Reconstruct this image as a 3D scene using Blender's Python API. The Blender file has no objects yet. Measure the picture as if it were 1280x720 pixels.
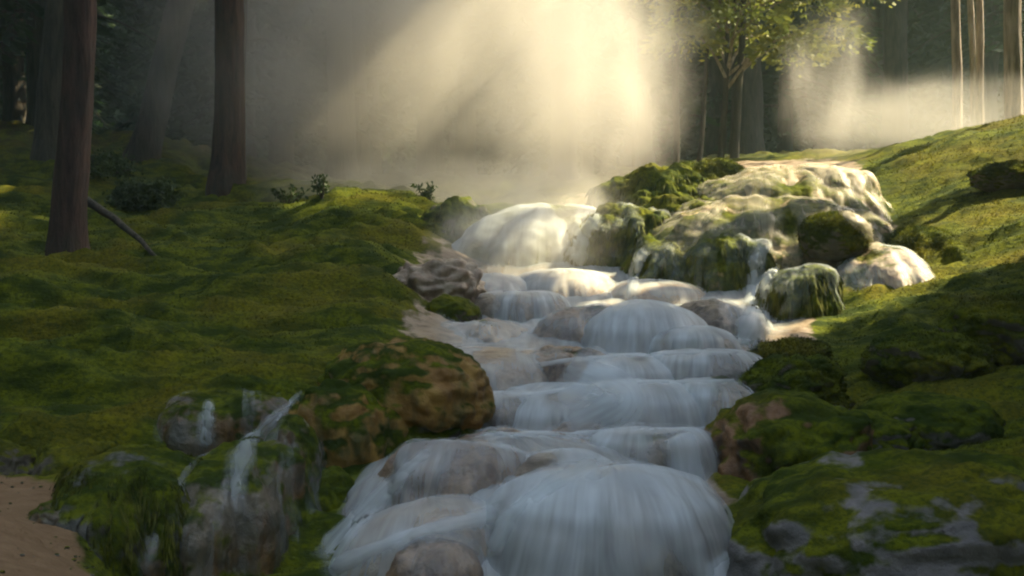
import bpy, math, random
import numpy as np
from mathutils import Vector, Matrix

random.seed(7)
RNG = np.random.default_rng(7)
PI = math.pi
C = bpy.context.scene.collection
SC = bpy.context.scene

# ------------------------------------------------------------------ camera
F = 1529.0
CAM = np.array([0.0, 0.0, 1.7])
PITCH = math.atan(60 / F)
cam = bpy.data.cameras.new('camera'); cam_o = bpy.data.objects.new('camera', cam); C.objects.link(cam_o)
cam_o.location = CAM; cam_o.rotation_euler = (PI / 2 - PITCH, 0, 0)
cam.sensor_width = 36; cam.lens = 36 * F / 1280; cam.clip_end = 600
SC.camera = cam_o

# ------------------------------------------------------------------ sky, sun, exposure
SUN = Vector((0.615, 0.323, 0.719)).normalized()
w = bpy.data.worlds.new('World'); SC.world = w; w.use_nodes = True
nt = w.node_tree
sky = nt.nodes.new('ShaderNodeTexSky'); sky.sky_type = 'NISHITA'; sky.sun_disc = False
sky.sun_elevation = math.asin(SUN.z); sky.sun_rotation = math.atan2(SUN.x, SUN.y)
sky.air_density = 1.0; sky.dust_density = 3.0; sky.ozone_density = 1.0
bg = nt.nodes['Background']; bg.inputs['Strength'].default_value = 0.15
hs = nt.nodes.new('ShaderNodeHueSaturation'); hs.inputs['Saturation'].default_value = 0.72
nt.links.new(sky.outputs[0], hs.inputs['Color']); nt.links.new(hs.outputs[0], bg.inputs[0])
sl = bpy.data.lights.new('sun', 'SUN'); sl.energy = 4.0; sl.angle = math.radians(0.53); sl.color = (1.0, 0.84, 0.53)
so = bpy.data.objects.new('sun', sl); C.objects.link(so)
so.rotation_euler = SUN.to_track_quat('Z', 'Y').to_euler()
SC.view_settings.view_transform = 'Standard'; SC.view_settings.look = 'None'
SC.view_settings.gamma = 1; SC.view_settings.use_curve_mapping = False
SC.view_settings.exposure = 2.2
SC.cycles.use_denoising = True
SC.cycles.filter_width = 2.2
SC.cycles.max_bounces = 6; SC.cycles.diffuse_bounces = 3; SC.cycles.glossy_bounces = 2
SC.cycles.volume_bounces = 2; SC.cycles.transparent_max_bounces = 24
SC.cycles.volume_step_rate = 2.0; SC.cycles.volume_max_steps = 96
SC.cycles.caustics_reflective = False; SC.cycles.caustics_refractive = False

# ------------------------------------------------------------------ helpers
def at(px, py, Y):
    """world point on the picture ray through pixel (px,py) of a 1280x720 frame at depth Y"""
    u = (px - 640) / F; v = (360 - py) / F
    cy, sy = math.cos(PITCH), math.sin(PITCH)
    d = np.array([u, cy + v * sy, v * cy - sy])
    return CAM + d * (Y / d[1])

_perm = np.random.default_rng(3).permutation(256); _perm = np.concatenate([_perm, _perm, _perm])
_g = np.random.default_rng(4).normal(size=(256, 3)); _g /= np.linalg.norm(_g, axis=1)[:, None]
def pn(x, y, z=0.0):
    x, y, z = np.broadcast_arrays(np.asarray(x, float), np.asarray(y, float), np.asarray(z, float))
    xi = np.floor(x).astype(int); yi = np.floor(y).astype(int); zi = np.floor(z).astype(int)
    xf, yf, zf = x - xi, y - yi, z - zi
    xi &= 255; yi &= 255; zi &= 255
    f = lambda t: t * t * t * (t * (t * 6 - 15) + 10)
    u, v, w_ = f(xf), f(yf), f(zf)
    def gr(a, b, c):
        h = _perm[_perm[_perm[(xi + a) & 255] + ((yi + b) & 255)] + ((zi + c) & 255)]
        g = _g[h]
        return g[..., 0] * (xf - a) + g[..., 1] * (yf - b) + g[..., 2] * (zf - c)
    l = lambda a, b, t: a + t * (b - a)
    return 1.6 * l(l(l(gr(0,0,0), gr(1,0,0), u), l(gr(0,1,0), gr(1,1,0), u), v),
             l(l(gr(0,0,1), gr(1,0,1), u), l(gr(0,1,1), gr(1,1,1), u), v), w_)
def fbm(x, y, z=0.0, o=4, rough=0.5):
    s = 0; a = 1.0; k = 1.0
    for i in range(o):
        s = s + a * pn(np.asarray(x) * k + 17.3 * i, np.asarray(y) * k + 5.1 * i, np.asarray(z) * k); a *= rough; k *= 2.03
    return s
def billow(x, y, z=0.0, o=3):
    s = 0; a = 1.0; k = 1.0
    for i in range(o):
        s = s + a * (0.35 - np.abs(pn(np.asarray(x) * k + 9.3 * i, np.asarray(y) * k + 2.1 * i, np.asarray(z) * k))*-1 - 0.35); a *= 0.5; k *= 2.1
    return s
def ss(a, b, x):
    t = np.clip((x - a) / (b - a), 0, 1); return t * t * (3 - 2 * t)

def mesh_obj(name, V, Fq, mat, parent=None, attrs=None, uv=None, smooth=True):
    """V: n x 3, Fq: m x k int array (k = 3 or 4) -> one mesh object"""
    V = np.asarray(V, np.float32); Fq = np.asarray(Fq, np.int32)
    me = bpy.data.meshes.new(name)
    k = Fq.shape[1]
    me.vertices.add(len(V)); me.vertices.foreach_set('co', V.ravel())
    me.loops.add(Fq.size); me.loops.foreach_set('vertex_index', Fq.ravel())
    me.polygons.add(len(Fq)); me.polygons.foreach_set('loop_start', np.arange(0, Fq.size, k, dtype=np.int32))
    try: me.polygons.foreach_set('loop_total', np.full(len(Fq), k, np.int32))
    except Exception: pass
    me.update(calc_edges=True)
    me.polygons.foreach_set('use_smooth', np.full(len(Fq), smooth, bool))
    if attrs:
        for n, a in attrs.items():
            at_ = me.attributes.new(n, 'FLOAT', 'POINT'); at_.data.foreach_set('value', np.asarray(a, np.float32))
    if uv is not None:
        l = me.uv_layers.new(name='flow'); l.data.foreach_set('uv', np.asarray(uv, np.float32)[Fq.ravel()].ravel())
    me.materials.append(mat); me.validate(); me.update()
    o = bpy.data.objects.new(name, me); C.objects.link(o)
    if parent is not None: o.parent = parent
    return o
def tag(o, label=None, cat=None, group=None, kind=None):
    if label: o['label'] = label
    if cat: o['category'] = cat
    if group: o['group'] = group
    if kind: o['kind'] = kind
    return o
def empty(name, loc=(0, 0, 0)):
    o = bpy.data.objects.new(name, None); C.objects.link(o); o.location = loc; return o
def gridfaces(nr, nc, wrap=False):
    i = np.arange(nr - 1)[:, None]; j = np.arange(nc if wrap else nc - 1)[None, :]
    j2 = (j + 1) % nc
    return np.stack([i * nc + j, i * nc + j2, (i + 1) * nc + j2, (i + 1) * nc + j], -1).reshape(-1, 4)
def drop_loose(V, Fq, *arrs):
    used = np.zeros(len(V), bool); used[Fq.ravel()] = True
    idx = np.cumsum(used) - 1
    return (V[used], idx[Fq]) + tuple(a[used] for a in arrs)

# ------------------------------------------------------------------ materials
def newmat(name):
    m = bpy.data.materials.new(name); m.use_nodes = True
    n = m.node_tree; b = n.nodes['Principled BSDF']; return m, n, b
class N:
    def __init__(s, nt): s.t = nt
    def n(s, typ, **kw):
        x = s.t.nodes.new(typ)
        for k, v in kw.items():
            setattr(x, k, v)
        return x
    def link(s, a, b): s.t.links.new(a, b)
    def val(s, sock, v):
        if hasattr(v, 'is_linked') or hasattr(v, 'links'): s.link(v, sock)
        else: sock.default_value = v
    def math(s, op, a, b=None, c=None, clamp=False):
        x = s.n('ShaderNodeMath', operation=op, use_clamp=clamp)
        s.val(x.inputs[0], a)
        if b is not None: s.val(x.inputs[1], b)
        if c is not None: s.val(x.inputs[2], c)
        return x.outputs[0]
    def mr(s, v, a, b, c=0.0, d=1.0):
        x = s.n('ShaderNodeMapRange', interpolation_type='SMOOTHSTEP')
        s.val(x.inputs['Value'], v)
        for k, q in zip(('From Min', 'From Max', 'To Min', 'To Max'), (a, b, c, d)): x.inputs[k].default_value = q
        return x.outputs[0]
    def mix(s, f, a, b):
        x = s.n('ShaderNodeMix', data_type='RGBA')
        s.val(x.inputs[0], f)
        for q, v in ((x.inputs[6], a), (x.inputs[7], b)):
            if isinstance(v, tuple): q.default_value = (*v, 1)
            else: s.link(v, q)
        return x.outputs[2]
    def noise(s, vec, scale, detail=4, rough=0.55, dist=0.0):
        x = s.n('ShaderNodeTexNoise'); s.link(vec, x.inputs['Vector'])
        x.inputs['Scale'].default_value = scale; x.inputs['Detail'].default_value = detail
        x.inputs['Roughness'].default_value = rough; x.inputs['Distortion'].default_value = dist
        return x.outputs['Fac']
    def map(s, vec, sc):
        x = s.n('ShaderNodeMapping'); s.link(vec, x.inputs['Vector']); x.inputs['Scale'].default_value = sc; return x.outputs[0]
    def bump(s, h, strength, dist, prev=None):
        x = s.n('ShaderNodeBump'); s.link(h, x.inputs['Height']); x.inputs['Strength'].default_value = strength
        x.inputs['Distance'].default_value = dist
        if prev: s.link(prev, x.inputs['Normal'])
        return x.outputs[0]

def moss_color(q, pos):
    big = q.noise(pos, 0.9, 3); mid = q.noise(q.map(pos, (1, 2.4, 2.4)), 3.6, 4); fin = q.noise(pos, 38.0, 3, 0.7)
    c = q.mix(q.mr(mid, 0.38, 0.62), (0.027, 0.044, 0.004), (0.108, 0.126, 0.006))
    c = q.mix(q.mr(big, 0.45, 0.68, 0, 0.6), c, (0.18, 0.145, 0.010))
    c = q.mix(q.mr(fin, 0.35, 0.6, 0.65, 0.0), c, (0.022, 0.036, 0.008))
    return c, mid, fin

def mat_ground():
    m, n, b = newmat('moss_and_travertine_ground'); q = N(n)
    pos = q.n('ShaderNodeNewGeometry').outputs['Position']
    c, mid, fin = moss_color(q, pos)
    bed = q.n('ShaderNodeAttribute', attribute_name='bed').outputs['Fac']
    sand = q.n('ShaderNodeAttribute', attribute_name='sand').outputs['Fac']
    tn = q.noise(q.map(pos, (3, 3, 9)), 1.3, 5, 0.6)
    tr = q.mix(q.mr(tn, 0.35, 0.68), (0.15, 0.10, 0.055), (0.34, 0.26, 0.165))
    e = q.noise(pos, 6, 4)
    fb = q.mr(q.math('ADD', bed, q.math('MULTIPLY', q.math('SUBTRACT', e, 0.5), 0.9)), 0.50, 0.66)
    c = q.mix(fb, c, tr)
    sn = q.noise(q.map(pos, (3, 8, 8)), 3, 5)
    c = q.mix(q.mr(q.math('ADD', sand, q.math('MULTIPLY', q.math('SUBTRACT', e, 0.5), 0.5)), 0.45, 0.6), c,
              q.mix(sn, (0.14, 0.085, 0.04), (0.27, 0.18, 0.10)))
    # brown needle litter where the forest floor starts
    sp = q.n('ShaderNodeSeparateXYZ'); q.link(pos, sp.inputs[0])
    lit = q.math('MULTIPLY', q.mr(sp.outputs['Y'], 15, 24), q.mr(e, 0.4, 0.6, 0.2, 0.8))
    c = q.mix(lit, c, (0.05, 0.035, 0.02))
    q.link(c, b.inputs['Base Color'])
    q.link(q.mix(fb, (0.95,) * 3, (0.45,) * 3), b.inputs['Roughness'])
    q.link(q.mix(fb, (0.08,) * 3, (0.5,) * 3), b.inputs['Specular IOR Level'])
    nb = q.bump(q.noise(q.map(pos, (1, 1.8, 1.8)), 15, 5, 0.65), 0.7, 0.03)
    q.link(q.bump(fin, 0.6, 0.01, nb), b.inputs['Normal'])
    return m
def mat_rock(name, ca, cb, moss=0.5, stain=None, rough=0.6, vert=1.0, hi=None):
    """rock with moss on what faces up; moss 0..1; stain: colour run in vertical streaks"""
    m, n, b = newmat(name); q = N(n)
    g = q.n('ShaderNodeNewGeometry'); pos = g.outputs['Position']
    sp = q.n('ShaderNodeSeparateXYZ'); q.link(g.outputs['Normal'], sp.inputs[0])
    mc, mid, fin = moss_color(q, pos)
    a = q.noise(pos, 7, 5, 0.62); e = q.noise(pos, 2.6, 4, 0.6)
    c = q.mix(q.mr(a, 0.33, 0.66), ca, cb)
    st = q.noise(q.map(pos, (1, 1, 0.10)), 9.0, 4, 0.6)
    c = q.mix(q.mr(st, 0.42, 0.66, 0, 0.55 * vert), c, tuple(x * 0.38 for x in ca))
    if stain: c = q.mix(q.mr(q.math('ADD', q.math('MULTIPLY', e, 0.6), q.math('MULTIPLY', st, 0.4)), 0.46, 0.60), c, stain)
    k = q.math('ADD', q.math('MULTIPLY', sp.outputs['Z'], 0.55), q.math('MULTIPLY', q.math('SUBTRACT', e, 0.5), 2.6))
    k = q.math('ADD', k, q.math('MULTIPLY', q.math('SUBTRACT', a, 0.5), 0.9))
    th = 0.95 - 1.7 * moss
    mk = q.mr(k, th - 0.12, th + 0.16)
    c = q.mix(mk, c, mc)
    q.link(c, b.inputs['Base Color'])
    q.link(q.mix(mk, (rough,) * 3, (0.95,) * 3), b.inputs['Roughness'])
    q.link(q.mix(mk, (0.5,) * 3, (0.08,) * 3), b.inputs['Specular IOR Level'])
    n1 = q.bump(q.noise(pos, 16, 6, 0.68), 0.8, 0.03)
    n2 = q.bump(st, 0.6 * vert, 0.03, n1)
    q.link(q.bump(fin, 0.5, 0.008, n2), b.inputs['Normal'])
    return m
def mat_water(name, col=(0.81, 0.885, 0.89), lo=0.38, streak=6.0):
    m, n, b = newmat(name); q = N(n)
    uv = q.n('ShaderNodeUVMap', uv_map='flow').outputs[0]
    cov = q.n('ShaderNodeAttribute', attribute_name='cover').outputs['Fac']
    s1 = q.noise(q.map(uv, (streak, 0.9, 1)), 1.0, 4, 0.62, 0.25)
    s2 = q.noise(q.map(uv, (streak * 4.0, 1.0, 1)), 1.0, 2, 0.5)
    s = q.math('ADD', q.math('MULTIPLY', s1, 0.78), q.math('MULTIPLY', s2, 0.22))
    fl = q.n('ShaderNodeAttribute', attribute_name='fall').outputs['Fac']
    st = q.math('ADD', q.math('MULTIPLY', q.mr(s, 0.28, 0.72), fl), q.math('MULTIPLY', q.math('SUBTRACT', 1.0, fl), 0.55))
    al = q.math('MULTIPLY', q.math('POWER', cov, 0.9), q.math('ADD', lo, q.math('MULTIPLY', st, 1.0 - lo)), clamp=True)
    c = q.mix(st, tuple(x * 0.9 for x in col), col)
    q.link(c, b.inputs['Base Color'])
    b.inputs['Roughness'].default_value = 0.42; b.inputs['IOR'].default_value = 1.33
    q.link(q.bump(s, 0.12, 0.012), b.inputs['Normal'])
    tr = q.n('ShaderNodeBsdfTransparent'); tl = q.n('ShaderNodeBsdfTranslucent'); q.link(c, tl.inputs[0])
    m1 = q.n('ShaderNodeMixShader'); m1.inputs[0].default_value = 0.3
    q.link(b.outputs[0], m1.inputs[1]); q.link(tl.outputs[0], m1.inputs[2])
    mx = q.n('ShaderNodeMixShader'); q.link(al, mx.inputs[0]); q.link(tr.outputs[0], mx.inputs[1]); q.link(m1.outputs[0], mx.inputs[2])
    q.link(mx.outputs[0], n.nodes['Material Output'].inputs[0])
    return m
def mat_bark(name, ca, cb):
    m, n, b = newmat(name); q = N(n)
    tc = q.n('ShaderNodeTexCoord').outputs['Object']
    s = q.noise(q.map(tc, (1, 1, 0.16)), 16, 6, 0.65, 0.3); e = q.noise(tc, 1.8, 4)
    c = q.mix(q.mr(s, 0.35, 0.62), tuple(x * 0.4 for x in ca), ca)
    c = q.mix(q.mr(e, 0.45, 0.7, 0, 0.7), c, cb)
    q.link(c, b.inputs['Base Color']); b.inputs['Roughness'].default_value = 0.9
    q.link(q.bump(s, 1.0, 0.05), b.inputs['Normal']); return m
def mat_leaf(name, ca, cb, scale=1.2):
    m, n, b = newmat(name); q = N(n)
    tc = q.n('ShaderNodeTexCoord').outputs['Object']
    c = q.mix(q.mr(q.noise(tc, scale, 4), 0.35, 0.65), ca, cb)
    q.link(c, b.inputs['Base Color']); b.inputs['Roughness'].default_value = 0.7
    tl = q.n('ShaderNodeBsdfTranslucent'); q.link(c, tl.inputs[0])
    mx = q.n('ShaderNodeMixShader'); mx.inputs[0].default_value = 0.35
    q.link(b.outputs[0], mx.inputs[1]); q.link(tl.outputs[0], mx.inputs[2]); q.link(mx.outputs[0], n.nodes['Material Output'].inputs[0])
    return m

GROUND = mat_ground()
TRAV = mat_rock('travertine', (0.30, 0.20, 0.115), (0.50, 0.40, 0.27), 0.02, None, 0.4)
TRAV_WET = mat_rock('travertine_wet', (0.13, 0.105, 0.075), (0.34, 0.27, 0.185), 0.02, None, 0.35)
TRAV_GOLD = mat_rock('travertine_pale_gold', (0.34, 0.24, 0.10), (0.52, 0.40, 0.20), 0.48, None, 0.45, 0.6)
TRAV_BROWN = mat_rock('travertine_brown', (0.17, 0.095, 0.045), (0.36, 0.24, 0.13), 0.10, (0.10, 0.055, 0.025), 0.42)
TRAV_GREEN = mat_rock('travertine_mossy', (0.20, 0.15, 0.06), (0.34, 0.27, 0.12), 0.74, None, 0.5)
FLOW_GREY = mat_rock('flowstone_grey', (0.08, 0.08, 0.055), (0.21, 0.17, 0.11), 0.44, (0.24, 0.12, 0.03), 0.42)
FLOW_DARK = mat_rock('flowstone_dark', (0.06, 0.065, 0.05), (0.15, 0.14, 0.10), 0.50, (0.05, 0.045, 0.02), 0.5)
OCHRE = mat_rock('ochre_rock', (0.24, 0.12, 0.018), (0.40, 0.24, 0.045), 0.44, (0.07, 0.08, 0.014), 0.6, 0.5)
MOSSY = mat_rock('mossy_rock', (0.10, 0.085, 0.06), (0.20, 0.17, 0.12), 0.72, None, 0.75, 0.5)
DARKMOSS = mat_rock('dark_mossy_rock', (0.07, 0.06, 0.04), (0.14, 0.12, 0.085), 0.55, None, 0.75, 0.5)
GREYROCK = mat_rock('grey_rock', (0.11, 0.10, 0.085), (0.23, 0.21, 0.18), 0.58, None, 0.7, 0.3)
GREYBIG = mat_rock('grey_rock_with_moss', (0.10, 0.095, 0.085), (0.22, 0.20, 0.18), 0.46, None, 0.6, 0.3)
APRON = mat_rock('bare_flowstone', (0.32, 0.21, 0.13), (0.50, 0.37, 0.24), 0.34, None, 0.5, 1.0)
ORANGE = mat_rock('orange_stained_rock', (0.19, 0.09, 0.03), (0.32, 0.17, 0.07), 0.50, (0.07, 0.05, 0.03), 0.5, 0.9)
WATER = mat_water('milky_water')
WATER_THIN = mat_water('thin_water_film', lo=0.15, streak=6.0)
WATER_TRICKLE = mat_water('trickling_water', (0.62, 0.66, 0.64), lo=-1.0, streak=9.0)
WATER_CURTAIN = mat_water('falling_curtain', lo=0.06, streak=7.0)
WATER_GOLD = mat_water('bright_water', (0.78, 0.71, 0.56), 0.15, 7.0)
BARK = mat_bark('red_brown_bark', (0.080, 0.040, 0.026), (0.045, 0.035, 0.022))
BARK_G = mat_bark('grey_bark', (0.065, 0.052, 0.036), (0.035, 0.035, 0.022))
BARK_P = mat_bark('pale_bark', (0.42, 0.34, 0.26), (0.28, 0.22, 0.16))
NEEDLE = mat_leaf('spruce_needles', (0.018, 0.042, 0.016), (0.040, 0.075, 0.022))
LEAF = mat_leaf('broad_leaves', (0.15, 0.19, 0.03), (0.28, 0.28, 0.05))
SHRUB = mat_leaf('shrub_leaves', (0.030, 0.055, 0.015), (0.065, 0.10, 0.02))

# ------------------------------------------------------------------ terrain: thin-plate surface through surveyed points
# (px, py, depth, bed, sand)
P = []
def pt(px, py, Y, bed=0, sand=0): P.append((*at(px, py, Y), bed, sand))
for px in (-250, -80, 60, 200, 330):           # left bank, bottom to top
    for py, Y in ((560, 5.9), (500, 6.7), (440, 7.9), (380, 9.6), (325, 12), (280, 14.6)):
        if px == 330 and py > 520: continue
        pt(px, py + (200 - px) * 0.012, Y)
for px, py, Y in ((60, 235, 17), (60, 190, 21), (200, 240, 17), (200, 195, 21), (330, 245, 17), (330, 235, 20), (-250, 170, 20)): pt(px, py, Y)
for px, py, Y in ((440, 455, 7.6), (430, 400, 9), (480, 370, 9.8), (465, 320, 11.5), (470, 280, 13), (470, 255, 15), (400, 500, 6.7)): pt(px, py, Y)
for px, py, Y in ((0, 640, 4.9), (0, 700, 4.2), (50, 655, 4.7), (80, 715, 4.1), (-150, 680, 4.4)): pt(px, py, Y, 0, 1)
for px, py, Y in ((170, 640, 5.4), (280, 640, 5.5), (360, 620, 5.8), (220, 790, 4.6), (320, 790, 4.7), (420, 770, 4.7), (150, 760, 4.7)): pt(px, py, Y, 0.25)
# stream bed, from the foot to the top
for px, py, Y in ((500, 745, 4.6), (650, 745, 4.5), (800, 745, 4.5), (870, 720, 4.8), (560, 600, 5.6), (700, 620, 5.5), (830, 625, 5.5),
                  (620, 548, 6.3), (740, 545, 6.4), (860, 545, 6.4), (640, 500, 7.1), (740, 500, 7.1), (870, 500, 7.1),
                  (600, 450, 8.0), (720, 460, 7.9), (850, 460, 7.9), (930, 460, 7.9), (560, 420, 8.8), (680, 425, 8.8), (800, 430, 8.8), (900, 430, 8.8),
                  (550, 370, 10.6), (640, 385, 10.4), (760, 385, 10.2), (860, 385, 10.2), (950, 400, 10.0),
                  (600, 335, 12), (700, 330, 12), (800, 330, 12), (900, 320, 12), (960, 330, 11.4),
                  (700, 285, 14), (820, 260, 13.8), (880, 250, 13.6), (960, 245, 13.6), (1050, 245, 13.6), (1080, 300, 11.8), (1010, 330, 11.3),
                  (900, 218, 15), (980, 215, 15), (1050, 214, 15)): pt(px, py, Y, 1)
for px, py, Y in ((1090, 330, 10.8), (1010, 420, 9.2), (1110, 300, 11.8)): pt(px, py, Y, 0.6)
# mossy ground left of the falls
for px, py, Y in ((560, 275, 14.5), (540, 255, 16), (620, 252, 18)): pt(px, py, Y)
# right bank
for px, py, Y in ((960, 560, 6.0), (1010, 500, 7.2), (1000, 460, 8.0), (1070, 460, 7.9), (1060, 400, 9.2), (1150, 400, 8.9), (1280, 400, 8.6), (1450, 390, 8.4),
                  (1150, 500, 6.6), (1280, 490, 6.5), (1450, 480, 6.4), (1000, 650, 5.2), (1150, 625, 5.3), (1280, 605, 5.3), (1450, 560, 5.3),
                  (960, 850, 4.1), (1100, 840, 4.1), (1280, 800, 4.1), (1450, 760, 4.1), (1120, 345, 10.4), (1200, 320, 10.6), (1300, 300, 10.6), (1450, 290, 10.5),
                  (1150, 262, 12.6), (1250, 235, 12.6), (1400, 220, 12.6), (1100, 225, 14.3), (1200, 180, 14.4), (1290, 150, 14.6), (1450, 130, 14.6), (1350, 145, 17), (1220, 170, 17.5), (1080, 200, 17)): pt(px, py + (22 if Y < 9.3 and px > 900 else 0), Y)
# forest floor
for px, py, Y in ((60, 180, 30), (300, 225, 30), (600, 242, 26), (900, 206, 22), (1100, 200, 24), (1300, 180, 24), (300, 205, 60), (640, 215, 60), (1000, 200, 60), (-400, 150, 30), (1700, 120, 24)): pt(px, py, Y)
for x, y, z in ((-4, 0, 0.35), (0, 0, 0.2), (4, 0, 0.45), (-6, 5, 1.0), (7, 5, 1.3), (0, -4, 0), (-30, 10, 4), (30, 10, 4.5), (-60, 60, 10), (60, 60, 10), (0, 90, 8), (-30, -4, 1), (30, -4, 1), (12, 12, 3.2), (14, 20, 3.4), (-14, 14, 2.6)): P.append((x, y, z, 0, 0))
P = np.array(P)
def tps_fit(X, vals, lam):
    d = np.linalg.norm(X[:, None] - X[None], axis=-1); K = d * d * np.log(d + 1e-9)
    n = len(X); A = np.zeros((n + 3, n + 3)); A[:n, :n] = K + lam * np.eye(n); A[:n, n] = 1; A[:n, n + 1:] = X; A[n, :n] = 1; A[n + 1:, :n] = X.T
    return np.linalg.solve(A, np.concatenate([vals, np.zeros((3, vals.shape[1]))]))
def warp(xy):   # log-ish coordinates: equal weight to near and far points
    r = np.sqrt((xy[:, 0]) ** 2 + (xy[:, 1] + 3) ** 2) + 1e-6
    s = np.log(1 + r / 4) * 4 / r
    return np.stack([xy[:, 0] * s, (xy[:, 1] + 3) * s], 1)
_X = warp(P[:, :2]); _W = tps_fit(_X, P[:, 2:5], 0.002)
def tps(xy):
    out = np.zeros((len(xy), 3)); q = warp(np.asarray(xy, float))
    for a in range(0, len(q), 20000):
        s = q[a:a + 20000]; d = np.linalg.norm(s[:, None] - _X[None], axis=-1); K = d * d * np.log(d + 1e-9)
        out[a:a + 20000] = K @ _W[:-3] + _W[-3] + s @ _W[-2:]
    return out
def relief(x, y, bed, sand):
    moss = np.clip(1 - np.clip(bed, 0, 1) - np.clip(sand, 0, 1), 0, 1)
    far = ss(16, 26, y)
    wx = x + 0.35 * pn(x * 0.7, y * 0.7, 3.3); wy = y + 0.35 * pn(x * 0.6, y * 0.6, 8.1)
    left = ss(1.0, -1.5, x - y * 0.02)
    folds = (0.30 - np.abs(pn(wx * 0.45, wy * 2.0, 1.7))) * 0.30 * (0.5 + 0.6 * left)
    phs = wy * 1.25 + 1.0 * pn(wx * 0.45, wy * 0.35, 2.7) + 0.3 * pn(wx * 1.4, wy * 0.8, 5.2); fr = phs - np.floor(phs)
    folds = folds + ss(0, 0.22, fr) * (1 - fr) ** 1.2 * 0.17 * (0.35 + 0.65 * left) * ss(-0.5, 0.3, pn(wx * 0.8, wy * 0.8, 9.9) + 0.1)
    phs = wy * 3.1 + 1.0 * pn(wx * 0.9, wy * 0.9, 12.7) + 0.35 * pn(wx * 3.0, wy * 2, 15.2); fr = phs - np.floor(phs)
    folds2 = ss(0, 0.25, fr) * (1 - fr) ** 1.2 * 0.075 * ss(-0.4, 0.4, pn(wx * 1.7, wy * 1.4, 19.9) + 0.1)
    lumps = folds2 + (0.3 - np.abs(pn(wx * 2.2, wy * 8.0, 4.4))) * 0.045
    fine = fbm(x * 9, y * 18, 2.2, 3, 0.6) * 0.012
    big = fbm(x * 0.35, y * 0.35, 6.0, 2) * 0.10
    m = (folds + lumps + fine + big) * (1 + 0.8 * far)
    b = fbm(x * 2.4, y * 2.4, 0.5, 4) * 0.035
    return m * moss + b * (1 - moss)
def ground(xy, detail=True):
    t = tps(xy); xy = np.asarray(xy, float)
    z = t[:, 0] + (relief(xy[:, 0], xy[:, 1], t[:, 1], t[:, 2]) if detail else 0)
    return z, t[:, 1], t[:, 2]
def gz(x, y): return float(ground([[x, y]])[0][0])

def terrain():
    NR, NC = 620, 760
    ys = np.concatenate([np.linspace(-4, 3.2, 30)[:-1], 3.2 * (100 / 3.2) ** (np.linspace(0, 1, NR - 29) ** 1.0)])
    NR = len(ys)
    s = np.linspace(-1, 1, NC); t = 0.62 * s + 1.6 * s ** 5 * np.abs(s)
    X = (np.abs(ys) + 2.5)[:, None] * t[None]; Y = np.repeat(ys[:, None], NC, 1)
    xy = np.stack([X.ravel(), Y.ravel()], 1)
    z, bed, sand = ground(xy)
    V = np.concatenate([xy, z[:, None]], 1); Fq = gridfaces(NR, NC)
    fb = bed[Fq].mean(1); fx = V[Fq][:, :, 0].mean(1); fy = V[Fq][:, :, 1].mean(1)
    isbed = (fb > 0.5) & (fy < 17) & (fy > 2); issand = (sand[Fq].mean(1) > 0.5) & (fx < 0) & ~isbed
    right = fx > 0.5 + 0.10 * fy
    for name, msk, lab in (('travertine_bed', isbed, 'tan travertine bed of the stepped stream'),
                           ('sandy_path', issand, 'pale sandy ground in the bottom left corner'),
                           ('mossy_hillside', ~isbed & ~issand & right, 'sunlit mossy slope rising right of the cascade'),
                           ('mossy_hillside', ~isbed & ~issand & ~right, 'shaded mossy bank left of the cascade')):
        v, f, b_, s_ = drop_loose(V, Fq[msk], bed, sand)
        tag(mesh_obj(name, v, f, GROUND, attrs={'bed': b_, 'sand': s_}), lab, kind='structure')
terrain()

def leaf_quads(centres, dirs, length, width, rng):
    """small folded leaf faces: one quad each, along dirs"""
    n = len(centres); d = dirs / (np.linalg.norm(dirs, axis=1)[:, None] + 1e-9)
    r = rng.normal(size=(n, 3)); s = np.cross(d, r); s /= np.linalg.norm(s, axis=1)[:, None] + 1e-9
    L = (length * rng.uniform(0.6, 1.3, n))[:, None]; W = (width * rng.uniform(0.6, 1.3, n))[:, None]
    V = np.stack([centres, centres + d * L * 0.5 + s * W * 0.5, centres + d * L, centres + d * L * 0.5 - s * W * 0.5], 1).reshape(-1, 3)
    return V, np.arange(4 * n).reshape(n, 4)
def mat_hang():
    m, n, b = newmat('hanging_moss'); q = N(n); pos = q.n('ShaderNodeNewGeometry').outputs['Position']
    c = q.mix(q.mr(q.noise(pos, 9, 3), 0.35, 0.65), (0.035, 0.05, 0.008), (0.13, 0.135, 0.02)); q.link(c, b.inputs['Base Color']); b.inputs['Roughness'].default_value = 0.85
    b.inputs['Specular IOR Level'].default_value = 0.2; return m
MOSSHANG = mat_hang()
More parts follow.
